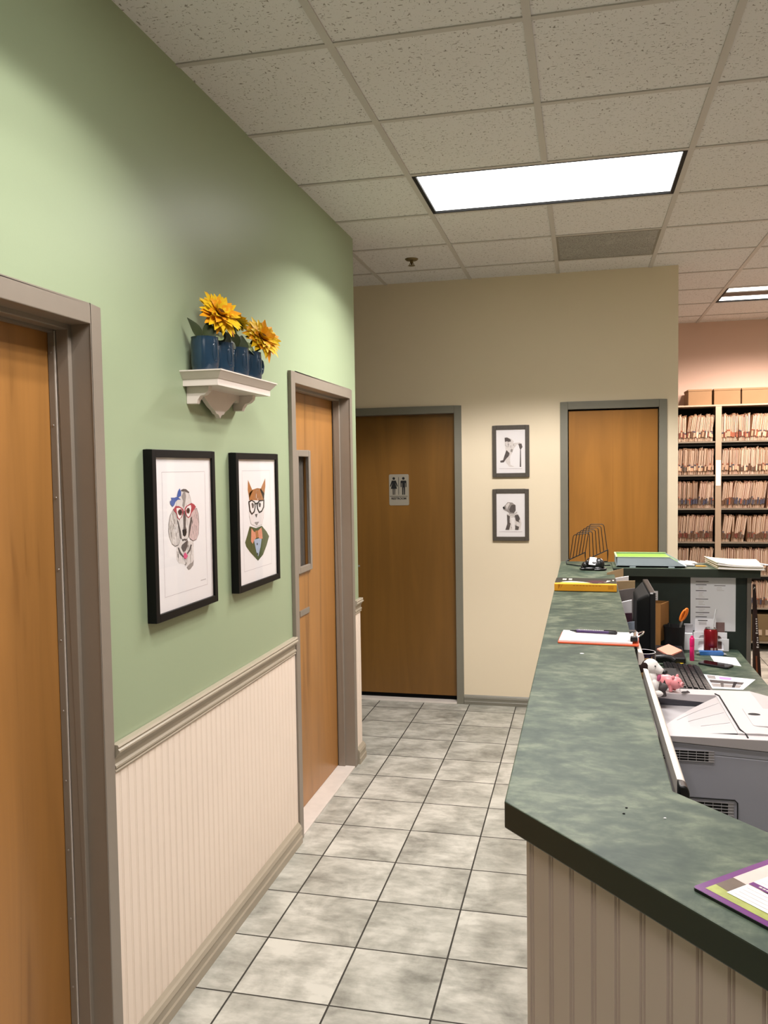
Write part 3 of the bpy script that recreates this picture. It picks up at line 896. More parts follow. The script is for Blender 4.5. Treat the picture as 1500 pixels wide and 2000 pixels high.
t = thing('restroom_sign', 'pale grey plastic sign with two figures reading RESTROOM on the far left door', 'sign', (-1.305, FY + 0.035, 1.445))
SX, SYF, SZ, SWd, SHt = -1.305, FY + 0.032, 1.445, 0.148, 0.228


def rrect(x0, x1, z0, z1, r, n=6):
    P = []
    for cx, cz, a0 in ((x1 - r, z0 + r, -90), (x1 - r, z1 - r, 0), (x0 + r, z1 - r, 90), (x0 + r, z0 + r, 180)):
        for k in range(n + 1):
            a = math.radians(a0 + 90 * k / n)
            P.append((cx + r * math.cos(a), cz + r * math.sin(a)))
    return P


sign_shaded = M('shaded_sign_plastic', srgb(140, 133, 118), 0.5, 0.4, vary=0.03)  # plate grey darkened to hold the shade the sign hangs in
MB().prism(rrect(SX - SWd / 2, SX + SWd / 2, SZ, SZ + SHt, 0.011), SYF, SYF + 0.0028, sign_shaded, 'y').build('sign_plate', t)
# figures measured on the sign (crop pixels of the plate: 455..1045 across, 405..1305 down)
sx = lambda x: SX - SWd / 2 + (x - 455) / 590 * SWd
sz = lambda y: SZ + SHt - (y - 405) / 900 * SHt


def figure(name, parts, cx):
    b = MB()
    pts = [(sx(cx) + 0.0098 * math.cos(2 * math.pi * k / 24), sz(525) + 0.0098 * math.sin(2 * math.pi * k / 24)) for k in range(24)]
    b.prism(pts, SYF - 0.0008, SYF, matte_black, 'y')
    for P in parts: b.prism([(sx(x), sz(y)) for x, y in P], SYF - 0.0008, SYF, matte_black, 'y')
    return b.build(name, t)


figure('woman_pictogram', [[(540, 585), (660, 585), (640, 640), (692, 825), (508, 825), (560, 640)], [(540, 585), (556, 600), (562, 640), (508, 758), (488, 762), (486, 735)],
                           [(660, 585), (713, 735), (711, 762), (692, 758), (638, 640), (644, 600)], [(562, 825), (590, 825), (590, 998), (566, 998)], [(612, 825), (640, 825), (634, 998), (612, 998)]], 598)
figure('man_pictogram', [[(815, 588), (960, 588), (975, 610), (975, 660), (935, 660), (935, 790), (845, 790), (845, 660), (800, 660), (800, 610)], [(800, 655), (828, 655), (828, 775), (802, 775)],
                         [(948, 655), (975, 655), (975, 775), (948, 775)], [(845, 788), (884, 788), (880, 998), (848, 998)], [(896, 788), (935, 788), (930, 998), (900, 998)]], 886)
MB().box(sx(736), sx(748), SYF - 0.0008, SYF, sz(998), sz(488), matte_black).box(sx(478), sx(1005), SYF - 0.0008, SYF, sz(1047), sz(1036), matte_black).build('sign_lines', t)


def lettering(name, text, size, mat_, parent, mw, depth=0.0006, bold=0.0):
    """text as a mesh part, centred; mw places it in the world"""
    cu = bpy.data.curves.new(name, 'FONT')
    cu.body = text; cu.size = size; cu.extrude = depth / 2; cu.align_x = 'CENTER'; cu.align_y = 'CENTER'; cu.offset = bold
    ob = bpy.data.objects.new(name + '_text', cu)
    COL.objects.link(ob)
    bpy.context.view_layer.update()
    me = bpy.data.meshes.new_from_object(ob.evaluated_get(bpy.context.evaluated_depsgraph_get()))
    bpy.data.objects.remove(ob)
    off = Vector((0, 0, 0)); p = parent
    while p is not None: off += Vector(p.location); p = p.parent
    me.transform(Matrix.Translation(-off) @ mw)
    me.materials.clear(); me.materials.append(mat_)
    o = bpy.data.objects.new(name, me)
    COL.objects.link(o); o.parent = parent
    return o


FACE_FAR = Matrix.Rotation(math.pi / 2, 4, 'X')      # text facing the viewer (-y)
lettering('sign_lettering', 'RESTROOM', 0.0215, matte_black, t, Matrix.Translation((sx(745), SYF - 0.0006, sz(1108))) @ FACE_FAR, bold=0.0006)

# ------------------------------------------------------------------ bracket shelf with mugs and sunflowers
SY0, SY1, SXF, ST = 2.555, 3.075, -1.138, 2.050
t = thing('wall_shelf', 'small white painted bracket shelf with scalloped apron on the green wall', 'shelf', (WX, (SY0 + SY1) / 2, 1.93))
b = MB()
prof = [(0.0, ST), (0.0, ST - 0.004), (0.006, ST - 0.010), (0.016, ST - 0.026), (0.018, ST - 0.030)]
# moulded edge: stacked mitred slabs
def slab(i0, z0, i1, z1):
    b.hexa([(WX, SY0 + i0, z0), (SXF - i0, SY0 + i0, z0), (SXF - i0, SY1 - i0, z0), (WX, SY1 - i0, z0)], [(WX, SY0 + i1, z1), (SXF - i1, SY0 + i1, z1), (SXF - i1, SY1 - i1, z1), (WX, SY1 - i1, z1)], white_paint)
slab(0.0, ST - 0.004, 0.0, ST)
slab(0.020, ST - 0.028, 0.001, ST - 0.004)
slab(0.022, ST - 0.050, 0.022, ST - 0.028)
b.build('shelf_board', t)
for y in (2.600, 2.985):
    P = [(WX + 0.0005, 2.0), (WX + 0.082, 2.0), (WX + 0.080, 1.985), (WX + 0.066, 1.972), (WX + 0.050, 1.968), (WX + 0.040, 1.955), (WX + 0.036, 1.943), (WX + 0.0005, 1.943)]
    MB().prism(P, y, y + 0.026, white_paint, 'y').build('bracket', t, bevel=0.0015)
half = [(0.0, 1.905), (0.010, 1.915), (0.018, 1.919), (0.030, 1.920), (0.045, 1.930), (0.075, 1.942), (0.110, 1.962), (0.135, 1.977), (0.152, 1.980), (0.160, 1.972), (0.172, 1.972), (0.178, 1.985), (0.178, 2.0)]
cy = (2.626 + 2.985) / 2
P = [(cy + a, z) for a, z in half] + [(cy - a, z) for a, z in reversed(half[1:])]
MB().prism(P, WX + 0.012, WX + 0.028, white_paint, 'x').build('apron', t)

mug_glaze = M('blue_mug_glaze', (0.012, 0.034, 0.062), 0.15, 0.6, vary=0.25, scale=30)


def make_mug():
    e = thing('mug', None, 'mug', (0, 0, 0))
    r, h = 0.046, 0.112
    pr = [(0.0, 0.004), (0.034, 0.004), (0.036, 0.0), (0.041, 0.0), (0.0435, 0.006), (0.0435, 0.014), (0.0455, 0.018), (r, 0.030), (r, 0.095), (0.0448, 0.105), (0.0455, h), (0.0435, h), (0.0425, 0.105), (0.0425, 0.012), (0.0, 0.010)]
    MB().lathe(pr, mug_glaze, 40).build('mug_body', e, 50, local=True)
    MB().tube([(0, 0.043, 0.092), (0, 0.060, 0.094), (0, 0.073, 0.084), (0, 0.077, 0.066), (0, 0.072, 0.045), (0, 0.058, 0.031), (0, 0.043, 0.027)], [0.0062, 0.006, 0.0058, 0.0056, 0.0056, 0.006, 0.0064], mug_glaze, 10).build('mug_handle', e, 60, local=True)
    # raised leaf pattern on the front
    rb = MB()
    for a0 in (-0.9, 0.15, 1.2):
        path = []
        for k in range(17):
            u = 2 * math.pi * k / 16
            a = a0 + 0.22 * math.sin(u); z = 0.062 + 0.030 * math.cos(u)
            path.append(((r + 0.0004) * math.cos(a), (r + 0.0004) * math.sin(a), z))
        rb.tube(path[:-1], 0.0014, mug_glaze, 6, closed=True)
    rb.build('raised_leaf_pattern', e, 60, local=True)
    return e


mug = make_mug()
mug_pos = [(-1.222, 2.618), (-1.226, 2.752), (-1.224, 2.884), (-1.222, 3.004)]
mug_lab = ['blue glazed mug at the left end of the white shelf, under the first sunflower', 'second blue glazed mug from the left on the white shelf', 'third blue glazed mug from the left on the white shelf', 'blue glazed mug at the right end of the shelf with its handle showing']
for i, (x, y) in enumerate(mug_pos):
    m_ = mug if i == 0 else copy_tree(mug)
    m_.location = (x, y, ST + 0.0005)
    m_.rotation_euler = (0, 0, (0.55, 0.5, 0.45, -0.35)[i])
    tag(m_, mug_lab[i], 'mug', 'blue mugs on the white shelf')

petal_m = M('sunflower_petal', (0.95, 0.52, 0.015), 0.6, 0.2, vary=0.35, scale=60)
petal_d = M('sunflower_petal_deep', (0.90, 0.36, 0.010), 0.6, 0.2, vary=0.25, scale=60)
seed_m = M('sunflower_centre', (0.16, 0.065, 0.010), 0.9, 0.1, vary=0.5, scale=150)
dseed_m = M('dark_sunflower_centre', (0.022, 0.016, 0.008), 0.9, 0.1, vary=0.4, scale=150)
leaf_m = M('silk_leaf', (0.028, 0.040, 0.012), 0.6, 0.3, vary=0.4, scale=30)
leaf_p = M('pale_silk_leaf', (0.22, 0.27, 0.12), 0.6, 0.3, vary=0.3, scale=30)
stem_m = M('silk_stem', (0.05, 0.075, 0.02), 0.6, 0.3)


def leafshape(mb, base, d, up, L, wd, m, curl=0.25):
    base, d = Vector(base), Vector(d).normalized()
    s = d.cross(Vector(up)).normalized()
    n = s.cross(d)
    vs, fs = [], []
    K = 7
    for i in range(K):
        u = i / (K - 1)
        w = wd * math.sin(math.pi * min(0.98, max(0.03, u ** 0.8)))
        c = base + d * (L * u) - n * (curl * L * u * u)
        vs += [c - s * w + n * w * 0.25, c - n * 0.0005, c + s * w + n * w * 0.25]
    for i in range(K - 1):
        for k in (0, 1):
            a = i * 3 + k
            fs.append((a, a + 1, a + 4, a + 3))
    mb.add(vs, fs, m)


def sunflower(label, base, head, normal, R, seed, centre=seed_m, back=False):
    r = random.Random(seed)
    t = thing('sunflower', label, 'flower', base, group='silk sunflowers in the blue mugs')
    N = Vector(normal).normalized()
    Uv = N.orthogonal().normalized(); Vv = N.cross(Uv)
    hd = Vector(head)
    pm = MB()
    for ring, (cnt, l, tilt, r0) in enumerate(((26, 1.0, 0.02, 0.26), (26, 0.90, 0.22, 0.22), (22, 0.70, 0.48, 0.18), (16, 0.48, 0.85, 0.13))):
        for k in range(cnt):
            a = 2 * math.pi * (k + r.uniform(-.3, .3)) / cnt + ring * 0.4
            rad = Uv * math.cos(a) + Vv * math.sin(a)
            tl = tilt + r.uniform(-0.22, 0.22)
            d = rad * math.cos(tl) + N * math.sin(tl)
            leafshape(pm, hd + rad * (R * r0) + N * (0.003 * ring), d, N, R * (l - r0 * 0.5) * r.uniform(0.82, 1.08) * 0.9, R * 0.165, petal_m if r.random() < 0.7 else petal_d, r.uniform(-0.1, 0.28))
    pm.build('petals', t, 70)
    cm = MB()
    q = N.to_track_quat('Z', 'Y').to_matrix()
    cm.ball(hd + N * 0.004, (R * 0.24, R * 0.24, R * 0.13), centre, 18, q)
    for k in range(70):
        a, rr = k * 2.39996, R * 0.23 * math.sqrt(k / 70)
        p = hd + Uv * rr * math.cos(a) + Vv * rr * math.sin(a) + N * (0.004 + R * 0.13 * math.sqrt(max(0, 1 - (rr / (R * 0.24)) ** 2)))
        cm.ball(p, 0.0021, centre, 6)
    cm.build('flower_centre', t, 60)
    sm = MB()
    sm.ball(hd - N * 0.006, (R * 0.30, R * 0.30, R * 0.12), leaf_m, 16, q)
    for k in range(10):
        a = 2 * math.pi * k / 10
        rad = Uv * math.cos(a) + Vv * math.sin(a)
        leafshape(sm, hd - N * 0.008 + rad * R * 0.2, rad * 0.95 - N * 0.25, N, R * 0.5, R * 0.13, leaf_m, 0.1)
    sm.build('sepals', t, 60)
    b0 = Vector(base)
    mid = (b0 + hd) / 2 + Vector((0, 0, 0.015)) - N * 0.012
    st = MB().tube([b0, b0 * 0.5 + mid * 0.5 + Vector((0, 0, 0.01)), mid, hd - N * 0.008], 0.0035, stem_m, 8).build('stem', t, 60)
    return t


def leaves(t, items):
    for (base, d, L, w, m) in items:
        mb = MB()
        leafshape(mb, base, d, (0.75, -0.55, 0.35), L, w, m, 0.2)
        mb.build('leaf', t, 60)


MZ = ST + 0.014
f1 = sunflower('large orange yellow sunflower leaning from the left mug on the shelf', (-1.222, 2.618, MZ), (-1.200, 2.692, 2.252), (0.74, -0.36, 0.50), 0.086, 1)
leaves(f1, [((-1.225, 2.60, 2.15), (-0.15, -0.55, 0.8), 0.085, 0.020, leaf_m), ((-1.215, 2.63, 2.15), (0.05, 0.15, 0.95), 0.075, 0.026, leaf_m), ((-1.20, 2.66, 2.16), (0.1, 0.7, 0.55), 0.06, 0.018, leaf_p)])
f2 = sunflower('large orange yellow sunflower leaning out over the right end of the shelf', (-1.222, 3.004, MZ), (-1.190, 3.055, 2.222), (0.76, -0.32, 0.52), 0.092, 2)
leaves(f2, [((-1.21, 2.99, 2.15), (0.1, -0.75, 0.65), 0.07, 0.022, leaf_p), ((-1.20, 3.0, 2.155), (0.2, -0.9, 0.25), 0.06, 0.016, leaf_p)])
f3 = sunflower('small sunflower with dark centre turned away between the two large ones', (-1.224, 2.884, MZ), (-1.215, 2.868, 2.252), (-0.05, 0.35, 0.85), 0.048, 3, dseed_m)
leaves(f3, [((-1.22, 2.86, 2.15), (0.1, -0.5, 0.8), 0.085, 0.034, leaf_m), ((-1.215, 2.89, 2.15), (0.15, 0.3, 0.9), 0.07, 0.030, leaf_m), ((-1.22, 2.84, 2.15), (0.2, -0.9, 0.5), 0.07, 0.024, leaf_m)])
f4 = thing('leaf_spray', 'dark green silk leaf spray in the second mug from the left', 'leaves', (-1.226, 2.752, MZ))
sp_ = MB()
for k, (dy, dz) in enumerate(((-0.010, 0.16), (0.012, 0.15), (0.0, 0.17))):
    sp_.tube([(-1.226, 2.752, MZ), (-1.224 + 0.004 * k, 2.752 + dy * 0.5, MZ + 0.08), (-1.218, 2.752 + dy, MZ + dz * 0.85)], 0.0018, stem_m, 6)
sp_.build('stem', f4, 60)
leaves(f4, [((-1.22, 2.75, 2.15), (0.1, 0.5, 0.8), 0.075, 0.026, leaf_m), ((-1.22, 2.745, 2.155), (0.1, -0.4, 0.85), 0.07, 0.024, leaf_m), ((-1.21, 2.765, 2.15), (0.2, 0.85, 0.4), 0.07, 0.022, leaf_m)])

# ------------------------------------------------------------------ reception counter
K = 1.19                    # counter height
KB = 1.147                  # underside of the slab
dv = Vector((0.657, -0.754)); dv.normalize()         # run of the angled end, towards the viewer's right
P_near = Vector((-0.120, 1.309)); P_in = Vector((0.143, 1.403))
F_end = P_near + dv * 1.15; B_end = P_in + dv * 1.08
t = thing('countertop', 'long mottled green laminate countertop with an angled end', 'countertop', (0.02, 2.6, KB))
b = MB()
b.prism([(P_near.x, P_near.y), (F_end.x, F_end.y), (B_end.x, B_end.y), (P_in.x, P_in.y), (0.155, 4.448), (0.155, 4.735), (-0.112, 4.735)], KB, K, laminate)
for k_ in range(len(b.f)):
    if k_ != 1: b.mi[k_] = b._m(edge_band)
b.build('counter_slab', t, bevel=0.0022)
for x, y in ((0.066, 1.318), (0.061, 1.295)): MB().ball((x, y, K + 0.0008), (0.0022, 0.0016, 0.001), matte_black, 8).build('dark_speck', t)
for x, y, r in ((0.12, 1.29, 0.0015), (0.0, 2.40, 0.004), (0.293, 1.252, 0.003)): MB().ball((x, y, K + 0.0006), (r * 1.6, r, 0.0008), white_paper, 8).build('white_fleck', t)

t = thing('partition_top', 'green laminate ledge running right from the far end of the counter', 'ledge', (0.51, 4.6, KB))
b = MB().box(0.1558, 0.862, 4.448, 4.735, KB, K, laminate)
for k_ in range(len(b.f)):
    if k_ != 1: b.mi[k_] = b._m(edge_band)
b.build('ledge_slab', t, bevel=0.0022)

t = thing('reception_counter', 'beadboard panelled counter body under the green countertop, painted beige', 'counter', (0.0, 2.6, 0.0))
C0 = Vector((-0.087, 1.327)); C1 = C0 + dv * 1.08
nin = Vector((-dv.y, dv.x))                           # towards the clerk's side
A0 = C0 + Vector((0.11, 0.0)) + nin * 0.02; A1 = C1 + nin * 0.13
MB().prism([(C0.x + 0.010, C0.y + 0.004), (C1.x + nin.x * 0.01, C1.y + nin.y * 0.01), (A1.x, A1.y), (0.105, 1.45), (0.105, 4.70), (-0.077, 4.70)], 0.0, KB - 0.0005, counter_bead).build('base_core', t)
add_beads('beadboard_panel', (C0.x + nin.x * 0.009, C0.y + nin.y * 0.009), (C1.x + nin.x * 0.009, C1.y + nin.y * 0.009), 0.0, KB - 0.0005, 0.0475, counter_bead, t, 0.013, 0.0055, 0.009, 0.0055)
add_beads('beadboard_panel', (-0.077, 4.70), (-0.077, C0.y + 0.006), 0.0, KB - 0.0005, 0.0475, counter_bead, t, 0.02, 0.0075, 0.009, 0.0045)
MB().box(0.106, 0.110, 1.46, 4.508, 0.0, KB - 0.0005, dark_green).build('inner_panel', t)

t = thing('desk_partition', 'dark green laminate partition panel under the ledge, with a grey end post', 'partition', (0.46, 4.52, 0.0))
MB().box(0.111, 0.808, 4.510, 4.535, 0.0, KB - 0.0005, dark_green).build('partition_panel', t)
MB().box(0.809, 0.829, 4.498, 4.735, 0.0, KB - 0.0005, M('grey_post_laminate', srgb(120, 112, 102), 0.5)).build('end_post', t, bevel=0.001)

DZK = 0.775
t = thing('desk', 'green laminate work surface behind the counter', 'desk', (0.44, 3.0, 0.0))
MB().box(0.111, 0.768, 1.50, 4.508, DZK - 0.03, DZK, laminate).build('desk_top', t, bevel=0.0015)
for y in (1.52, 3.0, 4.45): MB().box(0.13, 0.70, y, y + 0.03, 0.0, DZK - 0.0305, dark_green).build('support_panel', t)

t = thing('counter_edge_rail', 'pale grey rounded rail with black end along the rear edge of the counter', 'rail', (0.16, 2.0, K - 0.03))
rail_m = M('pale_grey_rail', srgb(214, 206, 196), 0.45, 0.4, vary=0.06, scale=60)
rp = [(0.1560 + 0.0075 + 0.0092 * math.cos(a), K - 0.024 + 0.0175 * math.sin(a)) for a in [math.radians(-90 + 180 * k / 12) for k in range(13)]] + [(0.1565, K - 0.006), (0.1565, K - 0.042)]
MB().prism(rp, 1.475, 2.275, rail_m, 'y').build('rail_body', t, 35)
MB().prism(rp, 2.47, 2.62, rail_m, 'y').build('rail_body', t, 35)
MB().prism([(p[0] + (0.0012 if p[0] > .16 else 0), p[1]) for p in rp], 1.445, 1.476, black_plastic, 'y').build('end_cap', t, 35, bevel=0.003)

# ------------------------------------------------------------------ things on the counter
def place(label, name, cat, loc, rz, group=None): return thing(name, label, cat, loc, rz, group)


def rbox(mb, x0, x1, y0, y1, z0, z1, m): return mb.box(x0, x1, y0, y1, z0, z1, m)


orange_pl = M('orange_red_plastic', (0.78, 0.11, 0.035), 0.4, 0.4)
t = place('orange clipboard holding a white pad on the green counter', 'clipboard', 'clipboard', (0.05, 2.60, K + 0.0003), math.radians(-3.5))
MB().prism(rrect(-0.116, 0.116, -0.078, 0.085, 0.006), 0.0, 0.0045, orange_pl).build('board', t, local=True, bevel=0.0008)
MB().prism(rrect(-0.112, 0.098, -0.072, 0.083, 0.001), 0.0048, 0.0095, white_paper).build('paper_pad', t, local=True)
c_ = MB()
c_.prism([(0.080, 0.0098), (0.113, 0.0098), (0.114, 0.016), (0.106, 0.022), (0.096, 0.022), (0.082, 0.0115)], -0.052, 0.056, white_paper, 'y')
c_.tube([(0.104, -0.046, 0.020), (0.104, 0.05, 0.020)], 0.005, chrome, 10)
c_.box(0.092, 0.112, -0.060, -0.040, 0.011, 0.024, black_plastic).box(0.088, 0.106, 0.020, 0.044, 0.020, 0.026, black_plastic)
c_.tube([(0.112, -0.03, 0.018), (0.126, -0.02, 0.026), (0.130, 0.0, 0.030), (0.126, 0.02, 0.026), (0.112, 0.03, 0.018)], 0.0025, chrome, 8)
c_.build('clip', t, 40, local=True, bevel=0.001)

purple = M('purple_barrel', (0.045, 0.014, 0.095), 0.3, 0.5)
t = place('purple and black ballpoint pen lying on the clipboard pad', 'pen', 'pen', (0.036, 2.648, K + 0.0151), math.radians(-7))
MB().tube([(-0.073, 0, 0), (-0.068, 0, 0), (-0.052, 0, 0)], [0.0008, 0.0018, 0.0048], black_plastic, 14).build('tip', t, 40, local=True)
MB().tube([(-0.052, 0, 0), (0.045, 0, 0)], 0.0048, purple, 16).build('barrel', t, 40, local=True)
MB().tube([(0.045, 0, 0), (0.066, 0, 0), (0.070, 0, 0)], [0.0052, 0.0052, 0.003], black_plastic, 16).box(0.030, 0.066, -0.0015, 0.0015, 0.004, 0.0072, black_plastic).build('cap', t, 40, local=True)
pm_ = MB()
for i in range(14): pm_.box(-0.046 + i * 0.0055, -0.0425 + i * 0.0055, -0.0012, 0.0012, 0.0046, 0.0052, white_paper)
pm_.build('printed_line', t, local=True)

# thick paperback directory
t = place('thick paperback directory with yellow spine and dark cover on the counter', 'directory_book', 'book', (0.016, 3.69, K + 0.0003), math.radians(-1))
yel = M('yellow_cover_card', (0.80, 0.36, 0.025), 0.45, 0.3, vary=0.06)
MB().box(-0.124, 0.124, -0.094, 0.100, 0.003, 0.028, white_paper).build('pages', t, local=True)
cv_ = MB()
cm_ = M('dark_cover_card', (0.020, 0.018, 0.012), 0.65, 0.2, vary=0.5, scale=40)
cv_.box(-0.127, 0.127, -0.100, 0.102, 0.0, 0.0025, cm_).box(-0.127, 0.127, -0.099, 0.102, 0.0285, 0.0305, cm_)
cv_.box(-0.127, 0.127, -0.101, -0.0955, 0.0025, 0.0305, yel)
fn = lambda a, b_, l: (a, b_, 0.0307 + l * 0.0002)
cream_ink, maroon_ink, lime_ink = ink('cream', 226, 214, 190, .15), ink('maroon', 66, 36, 40, .3), ink('yellow_green', 206, 194, 110, .2)
flat(cv_, [(-0.127, -0.099), (0.127, -0.099), (0.127, -0.070), (0.10, -0.062), (0.04, -0.075), (-0.02, -0.060), (-0.09, -0.050), (-0.127, -0.06)], fn, 0, yel)
flat(cv_, [(-0.105, -0.045), (-0.02, -0.028), (0.03, -0.06), (-0.03, -0.055), (-0.10, -0.052)], fn, 1, lime_ink)
flat(cv_, [(-0.10, -0.03), (-0.06, -0.005), (-0.02, -0.02), (0.02, -0.05), (-0.03, -0.04), (-0.09, -0.042)], fn, 2, cream_ink)
flat(cv_, [(0.0, -0.015), (0.03, 0.03), (0.07, 0.02), (0.10, -0.03), (0.05, -0.06), (0.02, -0.045)], fn, 1, maroon_ink)
flat(cv_, [(0.05, -0.062), (0.09, -0.02), (0.105, 0.02), (0.09, 0.03), (0.085, -0.02), (0.06, -0.055)], fn, 3, cream_ink)
for q in ((-0.098, 0.03, 0.016, 0.04), (-0.072, 0.035, 0.014, 0.04), (0.112, 0.02, 0.006, 0.03)):
    flat(cv_, [(q[0], q[1]), (q[0] + q[2], q[1]), (q[0] + q[2], q[1] + q[3]), (q[0], q[1] + q[3])], fn, 3, cream_ink)
fs = lambda a, b_, l: (a, -0.1012 - l * 0.0002, b_)
amber = ink('amber', 190, 120, 40, .2)
for i in range(3): flat(cv_, [(0.092, 0.012 + i * 0.005), (0.114, 0.012 + i * 0.005), (0.114, 0.0145 + i * 0.005), (0.092, 0.0145 + i * 0.005)], fs, 0, amber)
for i in range(9): flat(cv_, [(-0.05 + i * 0.013, 0.024), (-0.041 + i * 0.013, 0.024), (-0.041 + i * 0.013, 0.0265), (-0.05 + i * 0.013, 0.0265)], fs, 0, amber)
flat(cv_, [(-0.110, 0.008), (-0.100, 0.030), (-0.112, 0.030)], fs, 0, amber)
flat(cv_, [(-0.104, 0.008), (-0.096, 0.030), (-0.093, 0.028)], fs, 0, amber)
cv_.build('cover', t, local=True)

# sleeping black animal card holder
t = place('small black sleeping cat figurine holding a white business card', 'card_holder', 'card holder', (0.050, 4.345, K + 0.0003), 0.0)
bk = M('black_resin', (0.006, 0.006, 0.007), 0.35, 0.5)
cb_ = MB()
cb_.ball((0.020, 0.0, 0.026), (0.042, 0.030, 0.027), bk, 24).ball((0.036, 0.0, 0.030), (0.026, 0.029, 0.031), bk, 24)
cb_.ball((-0.030, -0.006, 0.024), (0.021, 0.020, 0.019), bk, 22).ball((-0.045, -0.010, 0.016), (0.010, 0.010, 0.009), bk, 14)
cb_.ball((-0.036, -0.018, 0.007), (0.026, 0.010, 0.007), bk, 16).ball((-0.010, -0.026, 0.009), (0.030, 0.010, 0.009), bk, 16).ball((0.028, -0.026, 0.010), (0.022, 0.012, 0.010), bk, 16)
for s in (-1, 1): cb_.tube([(-0.024, s * 0.012 - 0.006, 0.036), (-0.020, s * 0.015 - 0.006, 0.046), (-0.018, s * 0.016 - 0.006, 0.051)], [0.009, 0.006, 0.001], bk, 10)
cb_.build('figurine_body', t, 60, local=True)
MB().tube([(0.055, 0.0, 0.008), (0.066, -0.012, 0.007), (0.058, -0.028, 0.006), (0.036, -0.036, 0.006), (0.012, -0.034, 0.005)], [0.007, 0.007, 0.006, 0.006, 0.004], bk, 10).build('tail', t, 60, local=True)
cd_ = MB(); cd_.M = Matrix.Translation((0.004, -0.016, 0.047)) @ Matrix.Rotation(math.radians(-14), 4, 'Y') @ Matrix.Rotation(math.radians(52), 4, 'X') @ Matrix.Rotation(math.radians(-22), 4, 'Z')
cd_.box(-0.017, 0.017, -0.022, 0.022, -0.0004, 0.0004, white_paper)
for i in range(3): cd_.box(-0.002, 0.012, 0.006 + i * 0.005, 0.008 + i * 0.005, 0.0004, 0.0006, I_grey)
cd_.build('business_card', t, local=True)

# incline wire sorter
t = place('black wire step sorter with six hoops at the far end of the counter', 'wire_file_sorter', 'file sorter', (0.02, 4.60, K), 0.0)
L0, L1, R0, R1 = Vector((-0.080, 4.575, 1.209)), Vector((0.019, 4.715, 1.242)), Vector((0.030, 4.555, 1.222)), Vector((0.138, 4.700, 1.258))
w_ = MB()
w_.tube([L1, L0, (-0.079, 4.570, K + 0.0032), (-0.016, 4.500, K + 0.0032), (0.060, 4.500, K + 0.0032), (0.146, 4.545, K + 0.0032)], 0.003, black_metal, 8)
w_.tube([R0 + Vector((0.0, -0.03, -0.0)) * 0.3, R1], 0.003, black_metal, 8)
w_.tube([R0, (0.028, 4.548, K + 0.02), (0.024, 4.535, K + 0.0032), (0.02, 4.505, K + 0.0032)], 0.003, black_metal, 8)
w_.tube([L1, L1 + Vector((0, 0.003, -0.02)), (0.02, 4.72, K + 0.0032), (0.137, 4.715, K + 0.0032), R1 + Vector((0, 0.003, -0.03)), R1], 0.003, black_metal, 8)
w_.build('base_wire', t, 60)
hA = [Vector(p) for p in ((-0.062, 4.585, 1.214), (-0.042, 4.58, 1.348), (0.040, 4.57, 1.360), (0.042, 4.568, 1.226))]
hB = [Vector(p) for p in ((0.019, 4.715, 1.241), (0.044, 4.72, 1.396), (0.117, 4.71, 1.397), (0.135, 4.697, 1.257))]
for k in range(6):
    u = k / 5
    q = [a * (1 - u) + b_ * u for a, b_ in zip(hA, hB)]
    path = [q[0], q[0].lerp(q[1], 0.94), q[1].lerp(q[0], 0.02).lerp(q[2], 0.03), q[1].lerp(q[2], 0.10), q[1].lerp(q[2], 0.88), q[2].lerp(q[1], 0.03).lerp(q[3], 0.03), q[2].lerp(q[3], 0.08), q[3]]
    MB().tube(path, 0.0021, black_metal, 8).build('hoop', t, 60)

# letter tray with green lining
t = place('grey blue letter tray with lime green sheets on the ledge', 'letter_tray', 'letter tray', (0.34, 4.60, K + 0.0003), 0.0)
tray_m = M('grey_blue_plastic', srgb(165, 178, 184), 0.5, 0.4, vary=0.04)
lime = M('lime_green_sheet', (0.22, 0.44, 0.055), 0.5, 0.2, vary=0.05)
tx0, tx1, txt, ty0, ty1 = -0.162, 0.178, 0.098, -0.125, 0.115
zz = lambda z: z
b = MB()
hh = 0.053
b.box(tx0, tx1, ty0, ty1, 0.006, 0.009, tray_m)
for y0_, y1_ in ((ty0, ty0 + 0.004), (ty1 - 0.004, ty1)):
    b.prism([(tx0, 0.006), (tx1, 0.006), (txt, hh), (tx0 - 0.006, hh)], y0_, y1_, tray_m, 'y')
b.box(tx0 - 0.004, tx0, ty0, ty1, 0.006, hh, tray_m)
for xx in (-0.10, 0.09): b.box(xx, xx + 0.03, ty0 - 0.002, ty0 + 0.012, 0.0, 0.0065, tray_m).box(xx, xx + 0.03, ty1 - 0.012, ty1, 0.0, 0.0065, tray_m)
b.build('tray_body', t, local=True)
rim_m = M('pale_green_rim', srgb(176, 206, 150), 0.5, 0.3, vary=0.03)
MB().box(tx0 - 0.007, txt, ty0 - 0.001, ty0 + 0.006, hh, hh + 0.0025, rim_m).box(tx0 - 0.007, txt, ty1 - 0.006, ty1 + 0.001, hh, hh + 0.0025, rim_m).box(tx0 - 0.007, tx0 + 0.002, ty0 + 0.006, ty1 - 0.006, hh, hh + 0.0025, rim_m).build('rim', t, local=True)
MB().hexa([(tx0 + 0.002, ty0 + 0.006, 0.0095), (tx1 - 0.02, ty0 + 0.006, 0.0095), (tx1 - 0.02, ty1 - 0.006, 0.0095), (tx0 + 0.002, ty1 - 0.006, 0.0095)],
          [(tx0 + 0.002, ty0 + 0.006, 0.038), (txt - 0.004, ty0 + 0.006, 0.038), (txt - 0.004, ty1 - 0.006, 0.048), (tx0 + 0.002, ty1 - 0.006, 0.048)], lime).build('green_lining', t, local=True)

